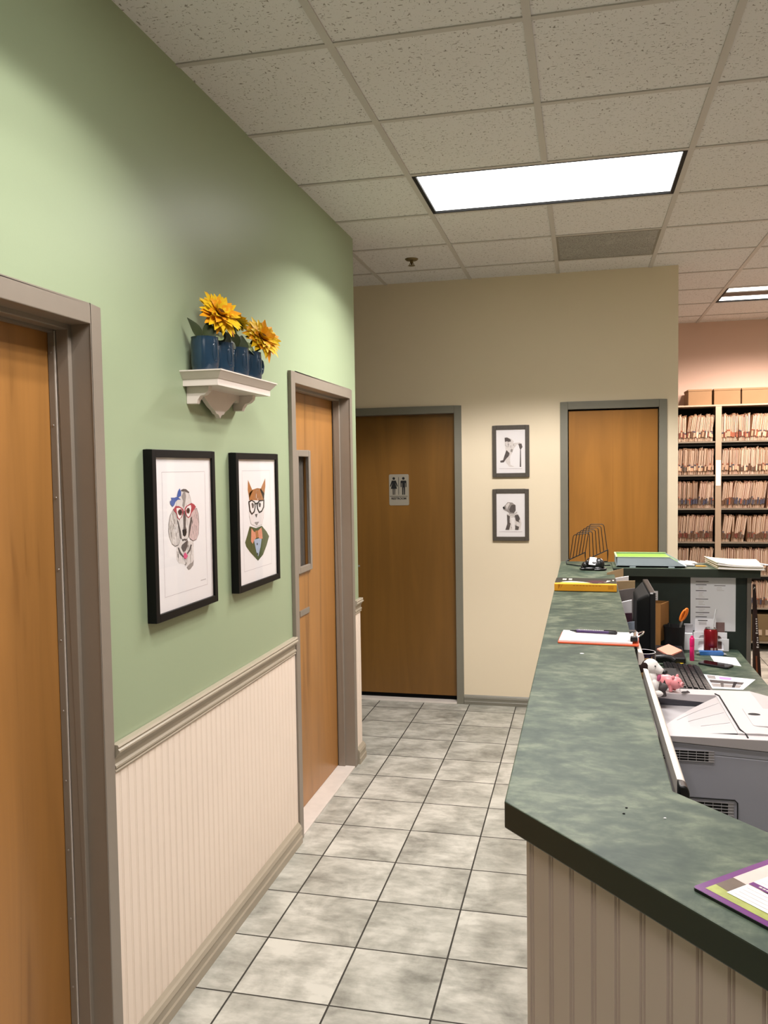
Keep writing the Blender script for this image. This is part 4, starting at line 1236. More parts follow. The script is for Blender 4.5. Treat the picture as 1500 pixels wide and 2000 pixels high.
t = place('loose white papers sticking out right of the letter tray', 'loose_papers', 'papers', (0.545, 4.62, K + 0.0003), 0.0)
b = MB()
for k, (x, y, a, z) in enumerate(((-0.012, 0.0, 0.2, 0.0), (0.0, -0.03, -0.25, 0.004), (-0.005, 0.03, 0.5, 0.008), (0.008, -0.01, 0.1, 0.012))):
    b.M = at((x, y, z), a); b.prism([(-0.022, 0.0), (0.028, 0.0), (0.026, 0.004), (-0.018, 0.010)], -0.035, 0.035, white_paper, 'y'); b.M = None
b.build('sheets', t, local=True)
t = place('short yellow pencil on the ledge beside the loose papers', 'pencil', 'pencil', (0.590, 4.535, K + 0.0042), -0.12)
MB().tube([(-0.022, 0, 0), (0.026, 0, 0)], 0.0036, yel, 6).build('pencil_body', t, local=True)
MB().tube([(0.026, 0, 0), (0.036, 0, 0)], [0.0035, 0.0004], M('pencil_wood', (0.6, 0.4, 0.2)), 8).build('tip', t, local=True)

manila = M('cream_folder_card', (0.84, 0.76, 0.58), 0.6, 0.2, vary=0.03)


def bent_sheet(mb, P, z0, th, m, lift):
    """four-corner sheet; lift gives the curl of the left edge and sag of the rest"""
    n = 8
    vs, fs = [], []
    for i in range(n + 1):
        u = i / n
        z = z0 + lift * (1 - u) ** 3
        for q, dz in ((P[0].lerp(P[1], u), 0), (P[3].lerp(P[2], u), 0), (P[0].lerp(P[1], u), th), (P[3].lerp(P[2], u), th)):
            vs.append((q.x, q.y, z + dz))
    for i in range(n):
        a, b_ = i * 4, i * 4 + 4
        fs += [(a, a + 1, b_ + 1, b_), (a + 2, b_ + 2, b_ + 3, a + 3), (a, b_, b_ + 2, a + 2), (a + 1, a + 3, b_ + 3, b_ + 1)]
    fs += [(0, 2, 3, 1), (n * 4, n * 4 + 1, n * 4 + 3, n * 4 + 2)]
    mb.add(vs, fs, m)


def folder(label, dz, sh, curl):
    t = place(label, 'file_folder', 'folder', (0.76, 4.58, K + 0.0003 + dz), 0.0, 'cream folders on the ledge')
    P = [Vector(p) for p in ((0.655 + sh, 4.425, 0), (0.872 + sh, 4.415, 0), (0.895 + sh, 4.728, 0), (0.634 + sh, 4.715, 0))]
    b = MB(); bent_sheet(b, P, K + 0.0003 + dz, 0.0015, manila, curl); b.build('lower_cover', t, 40)
    b = MB(); bent_sheet(b, [P[0].lerp(P[1], 0.02), P[1].lerp(P[0], 0.02), P[2].lerp(P[3], 0.02), P[3].lerp(P[2], 0.03)], K + 0.0018 + dz, 0.006, white_paper, curl); b.build('papers', t, 40)
    b = MB(); bent_sheet(b, [p + Vector((-0.003, 0.003, 0)) for p in P], K + 0.0079 + dz, 0.0015, manila, curl * 1.5); b.build('upper_cover', t, 40)


folder('lower cream file folder of the pair on the right end of the ledge', 0.0, 0.004, 0.003)
folder('upper cream file folder with curled left edge on the ledge', 0.0125, 0.0, 0.010)
t = place('white folded note poking out past the folders at the ledge end', 'paper_slip', 'paper', (0.88, 4.47, K + 0.027), 0.0)
MB().hexa([(0.862, 4.44, K + 0.0265), (0.905, 4.45, K + 0.020), (0.905, 4.50, K + 0.020), (0.862, 4.50, K + 0.0265)], [(0.862, 4.44, K + 0.0275), (0.905, 4.45, K + 0.021), (0.905, 4.50, K + 0.021), (0.862, 4.50, K + 0.0275)], white_paper).build('slip', t)

# counter mat with printed boxes
ang = math.radians(-48)
t = place('purple bordered printed counter mat at the angled end of the counter', 'counter_mat', 'counter mat', (0.132, 1.076, K + 0.0003), ang)
b = MB()
mw_, mh_ = 0.42, 0.30          # along the counter run, across it
b.prism(rrect(0, mw_, 0.0, mh_ - 0.07, 0.006), 0.0, 0.0035, black_plastic)
b.build('mat_base', t, local=True)
pur = M('purple_print', (0.125, 0.022, 0.155), 0.22, 0.5, vary=0.05)
grn = M('printed_grass', (0.33, 0.36, 0.10), 0.22, 0.5, vary=0.45, scale=45)
brn = M('printed_bark', (0.13, 0.095, 0.075), 0.22, 0.5, vary=0.35, scale=40)
skin = M('printed_blush', (0.62, 0.50, 0.46), 0.22, 0.5, vary=0.12, scale=25)
b = MB()
fn = lambda a, c_, l: (a, c_, 0.0037 + l * 0.0002)
flat(b, rrect(0.0005, mw_ - 0.0005, 0.0005, mh_ - 0.0705, 0.006), fn, 0, pur)
I0 = 0.011
flat(b, [(I0, I0), (mw_ - I0, I0), (mw_ - I0, mh_ - 0.07 - I0), (I0, mh_ - 0.07 - I0)], fn, 1, grn)
flat(b, [(I0, 0.030), (0.05, 0.026), (0.10, 0.045), (0.10, 0.13), (I0, 0.13)], fn, 2, brn)
flat(b, [(I0, 0.062), (0.04, 0.060), (0.10, 0.075), (0.35, 0.075), (0.35, mh_ - 0.07 - I0), (I0, mh_ - 0.07 - I0)], fn, 3, skin)
for x in (0.024, 0.132, 0.240):
    flat(b, [(x + 0.008, 0.024), (x + 0.098, 0.024), (x + 0.098, 0.062), (x + 0.008, 0.062)], fn, 4, white_paper)
    flat(b, [(x + 0.008, 0.064), (x + 0.098, 0.064), (x + 0.098, 0.073), (x + 0.008, 0.073)], fn, 5, pur)
    flat(b, [(x + 0.008, 0.074), (x + 0.098, 0.074), (x + 0.098, 0.112), (x + 0.008, 0.112)], fn, 4, white_paper)
    for i in range(4):
        flat(b, [(x + 0.013, 0.030 + i * 0.008), (x + 0.013 + (0.06, 0.075, 0.05, 0.07)[i], 0.030 + i * 0.008), (x + 0.013 + (0.06, 0.075, 0.05, 0.07)[i], 0.0308 + i * 0.008), (x + 0.013, 0.0308 + i * 0.008)], fn, 6, I_lgrey)
        flat(b, [(x + 0.013, 0.080 + i * 0.008), (x + 0.07, 0.080 + i * 0.008), (x + 0.07, 0.0808 + i * 0.008), (x + 0.013, 0.0808 + i * 0.008)], fn, 6, I_lgrey)
    for i in range(8): flat(b, [(x + 0.02 + i * 0.005, 0.067), (x + 0.024 + i * 0.005, 0.067), (x + 0.024 + i * 0.005, 0.070), (x + 0.02 + i * 0.005, 0.070)], fn, 6, I_lgrey)
b.build('printed_sheet', t, local=True)

# ------------------------------------------------------------------ printer behind the counter
PT = 1.100
pl_white = M('printer_white_plastic', srgb(184, 177, 178), 0.45, 0.4, vary=0.02)
pl_grey = M('printer_grey_plastic', srgb(168, 168, 178), 0.5, 0.4, vary=0.03, bmp=0.1, bscale=600)
pl_shade = M('printer_tray_grey', srgb(172, 168, 170), 0.5, 0.4, vary=0.03)
PX0, PX1, PY0, PY1 = 0.1735, 0.520, 1.985, 2.405
t = thing('printer', 'large white and grey laser printer on the desk behind the counter', 'printer', (0.35, 2.2, DZK))
b = MB()
b.prism([(PX0, DZK + 0.002), (PX1 + 0.03, DZK + 0.002), (PX1 + 0.03, DZK + 0.22), (PX1, PT - 0.050), (PX0, PT - 0.034)], PY0, PY1, pl_grey, 'y')
for y_, yy in ((PY0, PY0 + 0.02), (PY1 - 0.02, PY1)):
    b.prism([(PX0, PT - 0.036), (PX1, PT - 0.052), (PX1, PT - 0.032), (PX0, PT - 0.0125)], y_, yy, pl_grey, 'y')
b.build('casing', t, bevel=0.003)
# top lid: rims around a sunken output bin with a ramp rising to the right
TZ = PT
rim = 0.030
ya, yb = PY0 + rim, PY1 - 0.052
LP = [(PX0 - 0.002, TZ - 0.012), (PX1 + 0.002, TZ - 0.0315), (PX1 + 0.002, TZ - 0.018), (0.44, TZ + 0.002), (0.36, TZ + 0.001), (PX0 - 0.002, TZ)]
b = MB()
b.prism(LP, PY0 - 0.003, ya, pl_white, 'y')
b.prism(LP, yb, PY1 + 0.002, pl_white, 'y')
b.prism([(0.345, TZ - 0.034), (PX1 + 0.002, TZ - 0.044), (PX1 + 0.002, TZ - 0.018), (0.44, TZ + 0.004), (0.390, TZ + 0.006), (0.345, TZ + 0.004)], ya, yb, pl_white, 'y')
b.build('top_lid', t, bevel=0.003)
n = 14
vs, fs = [], []
RZ = lambda u: TZ - 0.006 + 0.0095 * u
RY = lambda u: ya + 0.010 + (yb - ya - 0.030) * (u ** 0.78)
for i in range(n + 1):
    u = i / n
    x = PX0 + (0.3445 - PX0) * u
    vs += [(x, ya + 0.0005, RZ(u)), (x, RY(u) - 0.006, RZ(u)), (x, RY(u), RZ(u) - 0.004), (x, RY(u) + 0.004, TZ - 0.0335)]
for i in range(n):
    a = i * 4
    fs += [(a, a + 1, a + 5, a + 4), (a + 1, a + 2, a + 6, a + 5), (a + 2, a + 3, a + 7, a + 6)]
MB().add(vs, fs, pl_white).build('output_ramp', t, 50)
MB().box(PX0 + 0.001, 0.344, ya, yb, TZ - 0.0345, TZ - 0.0325, pl_shade).build('bin_floor', t)
for k in range(3):
    pts = []
    for i in range(7):
        u = (0.30 + 0.14 * k) + (0.98 - (0.30 + 0.14 * k)) * i / 6
        pts.append((PX0 + (0.3445 - PX0) * u, ya + (RY(u) - ya) * (0.80 - 0.27 * k), RZ(u) + 0.0002))
    MB().tube(pts, 0.0007, pl_shade, 6).build('ramp_rib', t, 60)
b = MB()
b.tube([(0.345, PY1 - 0.052, TZ + 0.0045), (0.352, PY1 - 0.075, TZ + 0.006), (0.353, PY0 + 0.055, TZ + 0.0062), (0.362, PY0 + 0.028, TZ + 0.003), (0.362, PY0 + 0.006, TZ + 0.0025)], 0.0018, matte_black, 6)
b.build('lid_seam', t, 60)
b = MB()
b.prism(rrect(0.388, 0.50, PY0 + 0.085, PY0 + 0.235, 0.01), TZ + 0.0045, TZ + 0.0075, pl_white)
b.build('toner_door', t, bevel=0.0015)
b = MB(); b.M = Matrix.Translation((0.407, PY0 + 0.178, TZ + 0.0076))
b.prism([(0.014 * math.cos(math.radians(a)), 0.011 * math.sin(math.radians(a)) * (1.0 if a <= 180 else 0.7)) for a in range(0, 360, 15)], -0.0006, 0.0005, matte_black)
b.M = None
b.build('latch_hole', t)


def vent(x0, x1, z0, z1, rows, frame):
    v = MB()
    h = (z1 - z0) / rows
    v.box(x0, x1 - 0.012, PY0 - 0.0008, PY0 + 0.001, z0, z1, matte_black)
    v.box(x1 - 0.012, x1, PY0 - 0.0009, PY0 + 0.001, z0, z1, pl_shade)
    for i in range(rows + 1): v.box(x0, x1, PY0 - 0.0016, PY0, z0 + i * h - h * 0.13, z0 + i * h + h * 0.13, pl_shade)
    k = int((x1 - x0) / 0.018)
    for i in range(k): v.box(x0 + i * 0.018 - 0.0005, x0 + i * 0.018 + 0.0005, PY0 - 0.0012, PY0, z0, z1, pl_shade)
    if frame:
        P = [(x0, z1 + 0.008), (x1 + 0.002, z1 + 0.008), (x1 + 0.008, z1 + 0.002), (x1 + 0.008, z0)]
        v.tube([(p[0], PY0 - 0.0012, p[1]) for p in P], 0.0014, matte_black, 6)
    v.build('vent_grille', t)


vent(0.180, 0.290, 1.044, 1.068, 4, False)
vent(0.180, 0.332, 0.895, 0.952, 8, True)

# ------------------------------------------------------------------ figures standing on the printer
plush = M('white_plush', (0.84, 0.80, 0.77), 0.9, 0.1, vary=0.06, scale=200, bmp=0.6, bscale=500)
brown_p = M('dark_brown_plush', (0.028, 0.016, 0.014), 0.9, 0.1, vary=0.3, scale=200, bmp=0.5, bscale=500)
tan_p = M('tan_plush', (0.22, 0.13, 0.055), 0.9, 0.1, vary=0.3, scale=100, bmp=0.5, bscale=500)
t = thing('plush_dog', 'small white plush dog with dark ear and pink tongue sitting on the printer', 'plush toy', (0.1735, 2.325, PT + 0.0025), math.radians(-12))
b = MB()
b.ball((0.0, 0, 0.026), (0.030, 0.026, 0.027), plush, 22).ball((0.004, 0, 0.045), (0.021, 0.020, 0.025), plush, 20)
for s in (-1, 1):
    b.ball((0.022, s * 0.016, 0.009), (0.018, 0.010, 0.009), plush, 14).ball((0.017, s * 0.015, 0.028), (0.010, 0.009, 0.018), plush, 14)
b.ball((-0.030, 0.008, 0.010), (0.014, 0.007, 0.006), plush, 12)
b.build('body', t, 80, local=True)
b = MB()
b.ball((0.006, 0, 0.076), (0.021, 0.019, 0.021), plush, 22)
b.tube([(0.008, 0, 0.076), (0.020, 0, 0.072), (0.030, 0, 0.066), (0.036, 0, 0.063)], [0.018, 0.014, 0.010, 0.0085], plush, 16)
b.build('head', t, 80, local=True)
MB().ball((0.041, 0, 0.064), (0.008, 0.0075, 0.007), black_plastic, 14).build('nose', t, 60, local=True)
for s in (-1, 1): MB().ball((0.019, s * 0.0145, 0.081), 0.0022, black_plastic, 10).build('eye', t, 60, local=True)
MB().ball((0.027, -0.006, 0.049), (0.0055, 0.004, 0.010), M('pink_tongue', (0.50, 0.10, 0.20), 0.8), 12, Matrix.Rotation(0.3, 3, 'Y')).build('tongue', t, 60, local=True)
for s in (-1, 1): MB().ball((-0.010, s * 0.017, 0.074), (0.011, 0.005, 0.016), brown_p, 14, Matrix.Rotation(0.25, 3, 'Y')).ball((-0.012, s * 0.018, 0.054), (0.007, 0.005, 0.010), tan_p, 12).build('ear', t, 60, local=True)

pink = M('pink_ceramic', (0.78, 0.28, 0.30), 0.35, 0.5, vary=0.05)
t = thing('pig_figurine', 'small pink pig figurine standing on the printer behind the grey cat', 'figurine', (0.231, 2.378, PT + 0.0025), math.radians(-35))
b = MB()
b.ball((-0.008, 0, 0.024), (0.027, 0.018, 0.018), pink, 20).ball((0.020, 0, 0.024), (0.017, 0.017, 0.017), pink, 20)
b.tube([(0.034, 0, 0.022), (0.040, 0, 0.0215)], [0.0078, 0.0072], pink, 14)
for x in (-0.022, 0.010):
    for y in (-0.009, 0.009): b.tube([(x, y, 0.016), (x, y, 0.0005)], [0.006, 0.005], pink, 10)
b.build('body', t, 70, local=True)
b = MB()
for s in (-1, 1): b.ball((0.018, s * 0.011, 0.040), (0.004, 0.005, 0.006), pink, 10)
b.build('ears', t, 60, local=True)
MB().ball((0.0408, -0.003, 0.0225), 0.0012, brown_p, 8).ball((0.0408, 0.003, 0.0225), 0.0012, brown_p, 8).ball((0.033, -0.010, 0.029), 0.0014, matte_black, 8).ball((0.033, 0.010, 0.029), 0.0014, matte_black, 8).build('face_details', t, 60, local=True)
t = thing('cat_figurine', 'tiny dark grey cat figurine on the printer in front of the pig', 'figurine', (0.2085, 2.318, PT + 0.0018), math.radians(-40))
gcat = M('grey_rubber', (0.075, 0.062, 0.062), 0.7, 0.3, vary=0.15)
MB().lathe([(0.010, 0), (0.0105, 0.002), (0.008, 0.012), (0.0085, 0.016), (0.0, 0.018)], gcat, 20).build('body', t, 60, local=True)
MB().ball((0.001, 0, 0.024), (0.0125, 0.014, 0.011), gcat, 18).build('head', t, 60, local=True)
for s in (-1, 1): MB().tube([(0.0, s * 0.008, 0.031), (0.0, s * 0.0095, 0.042)], [0.0045, 0.0003], gcat, 10).build('ear', t, 60, local=True)
t = thing('toy_crab', 'tiny dark toy lying on the printer right of the pig figurine', 'figurine', (0.268, 2.355, PT + 0.0018), 0.4)
MB().ball((0, 0, 0.003), (0.009, 0.005, 0.003), gcat, 14).tube([(0.006, 0.003, 0.003), (0.012, 0.005, 0.004), (0.015, 0.002, 0.003)], [0.0022, 0.0018, 0.0006], gcat, 8).tube([(0.006, -0.003, 0.003), (0.012, -0.005, 0.003), (0.014, -0.002, 0.003)], [0.0022, 0.0018, 0.0006], gcat, 8)\
    .tube([(-0.006, 0.002, 0.003), (-0.010, 0.006, 0.008), (-0.007, 0.010, 0.010)], [0.002, 0.0016, 0.0008], white_paper, 8).build('toy_body', t, 60, local=True)

# ------------------------------------------------------------------ desk: monitor, keyboard and clutter
t = thing('monitor', 'black flat computer monitor seen edge on behind the counter', 'monitor', (0.265, 3.72, DZK), 0.0)
MX = 0.266
b = MB()
b.prism([(3.50, 0.918), (3.91, 0.918), (3.91, 1.205), (3.50, 1.205)], MX, MX + 0.022, black_plastic, 'x')
b.build('bezel', t, bevel=0.003)
b = MB()
b.hexa([(MX, 3.505, 0.925), (MX, 3.905, 0.925), (MX, 3.905, 1.200), (MX, 3.505, 1.200)], [(MX - 0.045, 3.58, 0.965), (MX - 0.045, 3.83, 0.965), (MX - 0.045, 3.83, 1.165), (MX - 0.045, 3.58, 1.165)], matte_black)
b.build('rear_housing', t, bevel=0.010, seg=3)
MB().box(MX + 0.0222, MX + 0.0228, 3.52, 3.89, 0.945, 1.188, M('screen_black', (0.004, 0.004, 0.005), 0.15, 0.6)).build('screen', t)
b = MB()
b.box(MX - 0.050, MX - 0.018, 3.66, 3.75, DZK + 0.02, 1.02, black_plastic)
b.build('stand_column', t, bevel=0.006)
b = MB()
b.prism([(MX - 0.03 + 0.115 * math.cos(a), 3.705 + 0.125 * math.sin(a)) for a in [2 * math.pi * k / 36 for k in range(36)]], DZK + 0.0005, DZK + 0.018, black_plastic)
b.build('stand_base', t, bevel=0.006)
MB().box(MX + 0.001, MX + 0.012, 3.498, 3.5, 1.199, 1.2035, white_paper).build('highlighted_corner', t)

t = thing('keyboard', 'black computer keyboard on the desk beside the printer', 'keyboard', (0.45, 3.83, DZK), 0.0)
MB().prism([(0.366, DZK + 0.001), (0.524, DZK + 0.001), (0.524, DZK + 0.014), (0.366, DZK + 0.028)], 3.59, 4.05, black_plastic, 'y').build('keyboard_body', t, bevel=0.003)
b = MB()
for r in range(6):
    for k in range(19):
        x = 0.376 + r * 0.0235; y = 3.605 + k * 0.0228
        z = DZK + 0.028 - 0.014 * (x - 0.366) / 0.158
        b.hexa([(x, y, z - 0.002), (x + 0.019, y, z - 0.0035), (x + 0.019, y + 0.019, z - 0.0035), (x, y + 0.019, z - 0.002)], [(x + 0.002, y + 0.002, z + 0.006), (x + 0.017, y + 0.002, z + 0.0047), (x + 0.017, y + 0.017, z + 0.0047), (x + 0.002, y + 0.017, z + 0.006)], black_plastic)
b.build('keys', t)

t = thing('desk_phone', 'low black desk telephone behind the monitor', 'telephone', (0.41, 4.23, DZK), 0.0)
MB().prism([(4.145, DZK + 0.001), (4.31, DZK + 0.001), (4.31, DZK + 0.052), (4.145, DZK + 0.026)], 0.345, 0.478, black_plastic, 'x').build('phone_body', t, bevel=0.005)
t = thing('handset', 'black curved telephone handset lying on the desk in front of the desk telephone', 'handset', (0.37, 4.10, DZK), 0.0)
MB().tube([(0.325, 4.105, DZK + 0.021), (0.345, 4.10, DZK + 0.034), (0.375, 4.10, DZK + 0.038), (0.400, 4.10, DZK + 0.034), (0.416, 4.10, DZK + 0.021)], [0.018, 0.017, 0.015, 0.017, 0.019], black_plastic, 14).build('handset_body', t, 60)
t = thing('sticky_note_pad', 'salmon pink sticky note pad on top of the telephone', 'sticky notes', (0.41, 4.21, DZK + 0.05), 0.0)
salmon = M('salmon_note', (0.85, 0.36, 0.26), 0.7, 0.1, vary=0.03)
zt = lambda y: DZK + 0.0265 + (y - 4.145) / 0.165 * 0.026
b = MB()
for dz, m in ((0.001, salmon),):
    Q = [(0.354, 4.235), (0.404, 4.150), (0.470, 4.225), (0.415, 4.302)]
    b.hexa([(x, y, zt(y) + dz) for x, y in Q], [(x, y, zt(y) + dz + 0.007) for x, y in Q], m)
b.build('notes', t)
t = thing('sticky_note', 'single yellow sticky note on the desk right of the handset', 'sticky note', (0.455, 4.19, DZK), 0.0)
MB().prism([(0.436, 4.135), (0.466, 4.135), (0.477, 4.245), (0.434, 4.24)], DZK + 0.0004, DZK + 0.0025, M('yellow_note', (0.75, 0.50, 0.03), 0.7, 0.1)).build('note', t)

t = thing('highlighter', 'pink highlighter pen standing upright on the desk', 'highlighter', (0.5135, 4.215, DZK), 0.0)
hot = M('hot_pink_plastic', (0.75, 0.015, 0.16), 0.35, 0.5, vary=0.04)
MB().lathe([(0.0095, 0.0005), (0.0105, 0.002), (0.0105, 0.070), (0.0095, 0.072)], hot, 18, (0.5135, 4.215, DZK)).build('barrel', t, 50)
MB().lathe([(0.0112, 0.0725), (0.0112, 0.106), (0.0095, 0.110), (0.007, 0.112), (0.0068, 0.120), (0, 0.1205)], hot, 18, (0.5135, 4.215, DZK)).build('cap', t, 50)

t = thing('soda_can', 'red soda can with a clear straw on the desk', 'can', (0.640, 4.43, DZK), 0.0)
red_can = M('red_can_paint', (0.24, 0.008, 0.014), 0.25, 0.6, metal=0.35, vary=0.1)
CX, CY = 0.628, 4.43
MB().lathe([(0.026, 0.0005), (0.028, 0.002), (0.0331, 0.010), (0.0331, 0.106), (0.0275, 0.117)], red_can, 32, (CX, CY, DZK)).build('can_body', t, 50)
MB().lathe([(0.0277, 0.1172), (0.0277, 0.121), (0.0255, 0.1215), (0.0245, 0.1185), (0.0, 0.1185)], chrome, 32, (CX, CY, DZK)).build('lid', t, 40)
b = MB()
for a0 in (-1.72, -1.18):
    for (z0, z1) in ((0.006, 0.026),):
        pts = []
        for k in range(5):
            a = a0 + 0.36 * k / 4
            pts.append((CX + 0.0334 * math.cos(a), CY + 0.0334 * math.sin(a)))
        for k in range(4):
            b.poly([(pts[k][0], pts[k][1], DZK + z0 + .005), (pts[k + 1][0], pts[k + 1][1], DZK + z0 + .005), (pts[k + 1][0], pts[k + 1][1], DZK + z1), (pts[k][0], pts[k][1], DZK + z1)], I_rose)
b.build('printed_mark', t)
MB().tube([(CX + 0.006, CY, DZK + 0.09), (CX + 0.012, CY, DZK + 0.14), (CX + 0.025, CY + 0.005, DZK + 0.215)], 0.0034, M('clear_straw', (0.5, 0.5, 0.5), 0.3, 0.5), 10).build('straw', t, 60)

t = thing('wrapped_bar', 'blue foil wrapped bar lying on the desk in front of the can', 'snack bar', (0.62, 4.36, DZK), 0.0)
foil = M('blue_foil', (0.03, 0.14, 0.42), 0.3, 0.5, vary=0.3, scale=80)
b = MB(); b.M = at((0.62, 4.355, DZK), 0.05)
b.prism(rrect(-0.056, 0.056, 0.001, 0.020, 0.006), -0.014, 0.014, foil, 'y'); b.M = None
b.build('wrapper', t, 50)
b = MB(); b.M = at((0.62, 4.355, DZK), 0.05)
for s in (-1, 1): b.prism([(s * 0.056, 0.008), (s * 0.070, 0.006), (s * 0.070, 0.009), (s * 0.056, 0.013)], -0.013, 0.013, chrome, 'y')
b.M = None
b.build('crimped_end', t)


def sheet(label, pts, z, m, name='paper_sheet', group=None):
    cx = sum(p[0] for p in pts) / len(pts); cy_ = sum(p[1] for p in pts) / len(pts)
    t = thing(name, label, 'paper', (cx, cy_, z), 0.0, group)
    b = MB(); b.prism(pts, z + 0.0004, z + 0.0012, m)
    return t, b


t, b = sheet('small white note sheet on the desk near the blue bar', [(0.613, 4.335), (0.613, 4.195), (0.72, 4.130), (0.725, 4.310)], DZK, desk_paper)
b.build('sheet', t)
t, b = sheet('printed sheet with grey bars and a pink mark beside the keyboard', [(0.530, 3.945), (0.532, 3.70), (0.652, 3.700), (0.735, 3.885)], DZK, desk_paper)
fn = lambda a, c_, l: (a, c_, DZK + 0.0014 + l * 0.0002)
for k, (u0, u1, v0, v1, m) in enumerate(((0.05, 0.22, 0.70, 0.95, I_grey), (0.30, 0.55, 0.72, 0.92, ink('orchid', 200, 150, 200, .1)), (0.05, 0.85, 0.40, 0.62, I_dgrey), (0.05, 0.85, 0.12, 0.36, I_grey), (0.30, 0.38, 0.12, 0.62, I_dgrey), (0.62, 0.70, 0.12, 0.62, I_black))):
    A_, B_, C_, D_ = Vector((0.532, 3.70)), Vector((0.652, 3.70)), Vector((0.735, 3.885)), Vector((0.530, 3.945))
    pp = []
    for u, v in ((u0, v0), (u1, v0), (u1, v1), (u0, v1)):
        q = A_.lerp(B_, u).lerp(D_.lerp(C_, u), v); pp.append((q.x, q.y))
    flat(b, pp, fn, 1 + (k > 3), m)
b.build('sheet', t)
t = thing('mobile_phone', 'black mobile phone lying on the desk', 'phone', (0.608, 4.13, DZK), math.radians(-34))
MB().prism(rrect(-0.072, 0.072, -0.037, 0.037, 0.012), 0.0006, 0.0095, black_plastic).build('phone_case', t, local=True, bevel=0.003)
MB().prism(rrect(-0.068, 0.068, -0.033, 0.033, 0.009), 0.0096, 0.0100, M('phone_glass', (0.006, 0.006, 0.007), 0.08, 0.6)).build('phone_screen', t, local=True)

# notices and holders against the dark green partition
PYF = 4.5098
t = thing('notice_sheet', 'large white notice sheet with lists taped to the dark green partition', 'notice', (0.65, PYF, 0.865))
b = MB(); b.box(0.541, 0.757, PYF - 0.0009, PYF - 0.0001, 0.866, 1.139, desk_paper)
fn = lambda a, c_, l: (a, PYF - 0.0011 - l * 0.0002, c_)
for z, x0_, x1_, m in ((1.117, .566, .628, I_dgrey), (1.100, .566, .618, I_black), (1.097, .655, .708, I_dgrey), (1.070, .566, .618, I_black), (1.027, .566, .626, I_black), (0.986, .566, .636, I_black), (0.958, .566, .632, I_black), (0.936, .566, .620, I_black)):
    flat(b, [(x0_, z), (x1_, z), (x1_, z + 0.0032), (x0_, z + 0.0032)], fn, 0, m)
for z, x0_, w in ((1.091, .578, .028), (1.085, .582, .018), (1.080, .580, .022), (1.060, .582, .022), (1.053, .582, .016), (1.046, .580, .02), (1.038, .58, .028), (1.016, .58, .026), (1.008, .58, .02), (1.0, .58, .03), (0.976, .58, .03), (0.968, .582, .022), (0.949, .58, .025), (1.088, .668, .022), (1.080, .666, .026), (1.073, .668, .034)):
    flat(b, [(x0_, z), (x0_ + w, z), (x0_ + w, z + 0.0018), (x0_, z + 0.0018)], fn, 0, I_lgrey)
b.build('sheet', t)
t = thing('pinned_note', 'small grey note pinned to the dark green partition right of the monitor', 'note', (0.36, PYF, 1.01))
b = MB(); b.box(0.325, 0.382, PYF - 0.0009, PYF - 0.0001, 1.012, 1.066, desk_paper)
for i in range(3): flat(b, [(0.345, 1.025 + i * .012), (0.376, 1.025 + i * .012), (0.376, 1.028 + i * .012), (0.345, 1.028 + i * .012)], fn, 0, I_grey)
b.build('sheet', t)
t = thing('file_box', 'brown cardboard magazine box standing on the desk behind the monitor', 'file box', (0.39, 4.43, DZK), 0.0)
card = M('brown_cardboard', (0.30, 0.145, 0.045), 0.75, 0.2, vary=0.12, scale=20)
b = MB(); b.M = Matrix.Translation((-0.012, 0.028, 0.0))
b.prism([(0.335, 4.36), (0.395, 4.345), (0.397, 4.348), (0.337, 4.363)], DZK + 0.001, 1.022, card)
b.prism([(0.395, 4.345), (0.445, 4.455), (0.442, 4.457), (0.392, 4.348)], DZK + 0.056, 1.018, card)
b.prism([(0.335, 4.36), (0.380, 4.475), (0.377, 4.477), (0.332, 4.362)], DZK + 0.056, 1.022, card)
b.prism([(0.380, 4.475), (0.445, 4.457), (0.446, 4.460), (0.381, 4.478)], DZK + 0.056, 1.018, card)
b.M = None
b.build('box_body', t)
t = thing('pencil_cup', 'black mesh pencil cup on the desk', 'pencil cup', (0.446, 4.43, DZK), 0.0)
PCX, PCY = 0.452, 4.402
t.location = (PCX, PCY, DZK)
# stands on the telephone's right: shift the cup onto the desk
MB().lathe([(0.0, 0.003), (0.044, 0.003), (0.044, 0.0005), (0.0455, 0.0005), (0.051, 0.130), (0.052, 0.133), (0.050, 0.133), (0.0435, 0.006), (0.0, 0.006)], matte_black, 32, (0, 0, 0)).build('cup_body', t, 40, local=True)
org = M('orange_plastic', (0.80, 0.20, 0.02), 0.4, 0.4)
t2 = thing('scissors', 'orange handled tool leaning out of the black pencil cup', 'scissors', (PCX + 0.02, PCY, DZK + 0.007), 0.0)
b = MB()
for s in (0.0, 0.010):
    c0 = Vector((PCX + 0.040 + s, PCY - 0.004 + s, DZK + 0.185 + s * 0.6))
    ringp = [c0 + Vector((0.009 * math.cos(a) + 0.010 * math.sin(a), 0.002 * math.cos(a), 0.028 * math.sin(a))) for a in [2 * math.pi * k / 16 for k in range(16)]]
    b.tube(ringp, 0.0052, org, 8, closed=True)
b.build('handles', t2, 60)
MB().tube([(PCX + 0.034, PCY - 0.002, DZK + 0.158), (PCX + 0.012, PCY, DZK + 0.010)], [0.006, 0.003], steel, 8).build('blade', t2, 60)
t3 = thing('pens', 'dark pen standing in the pencil cup beside the orange handles', 'pen', (PCX - 0.02, PCY, DZK + 0.007), 0.0)
t3.name = 'ink_pen'
MB().tube([(PCX - 0.016, PCY, DZK + 0.008), (PCX - 0.028, PCY + 0.004, DZK + 0.146)], 0.0042, black_plastic, 10).build('barrel', t3, 60)

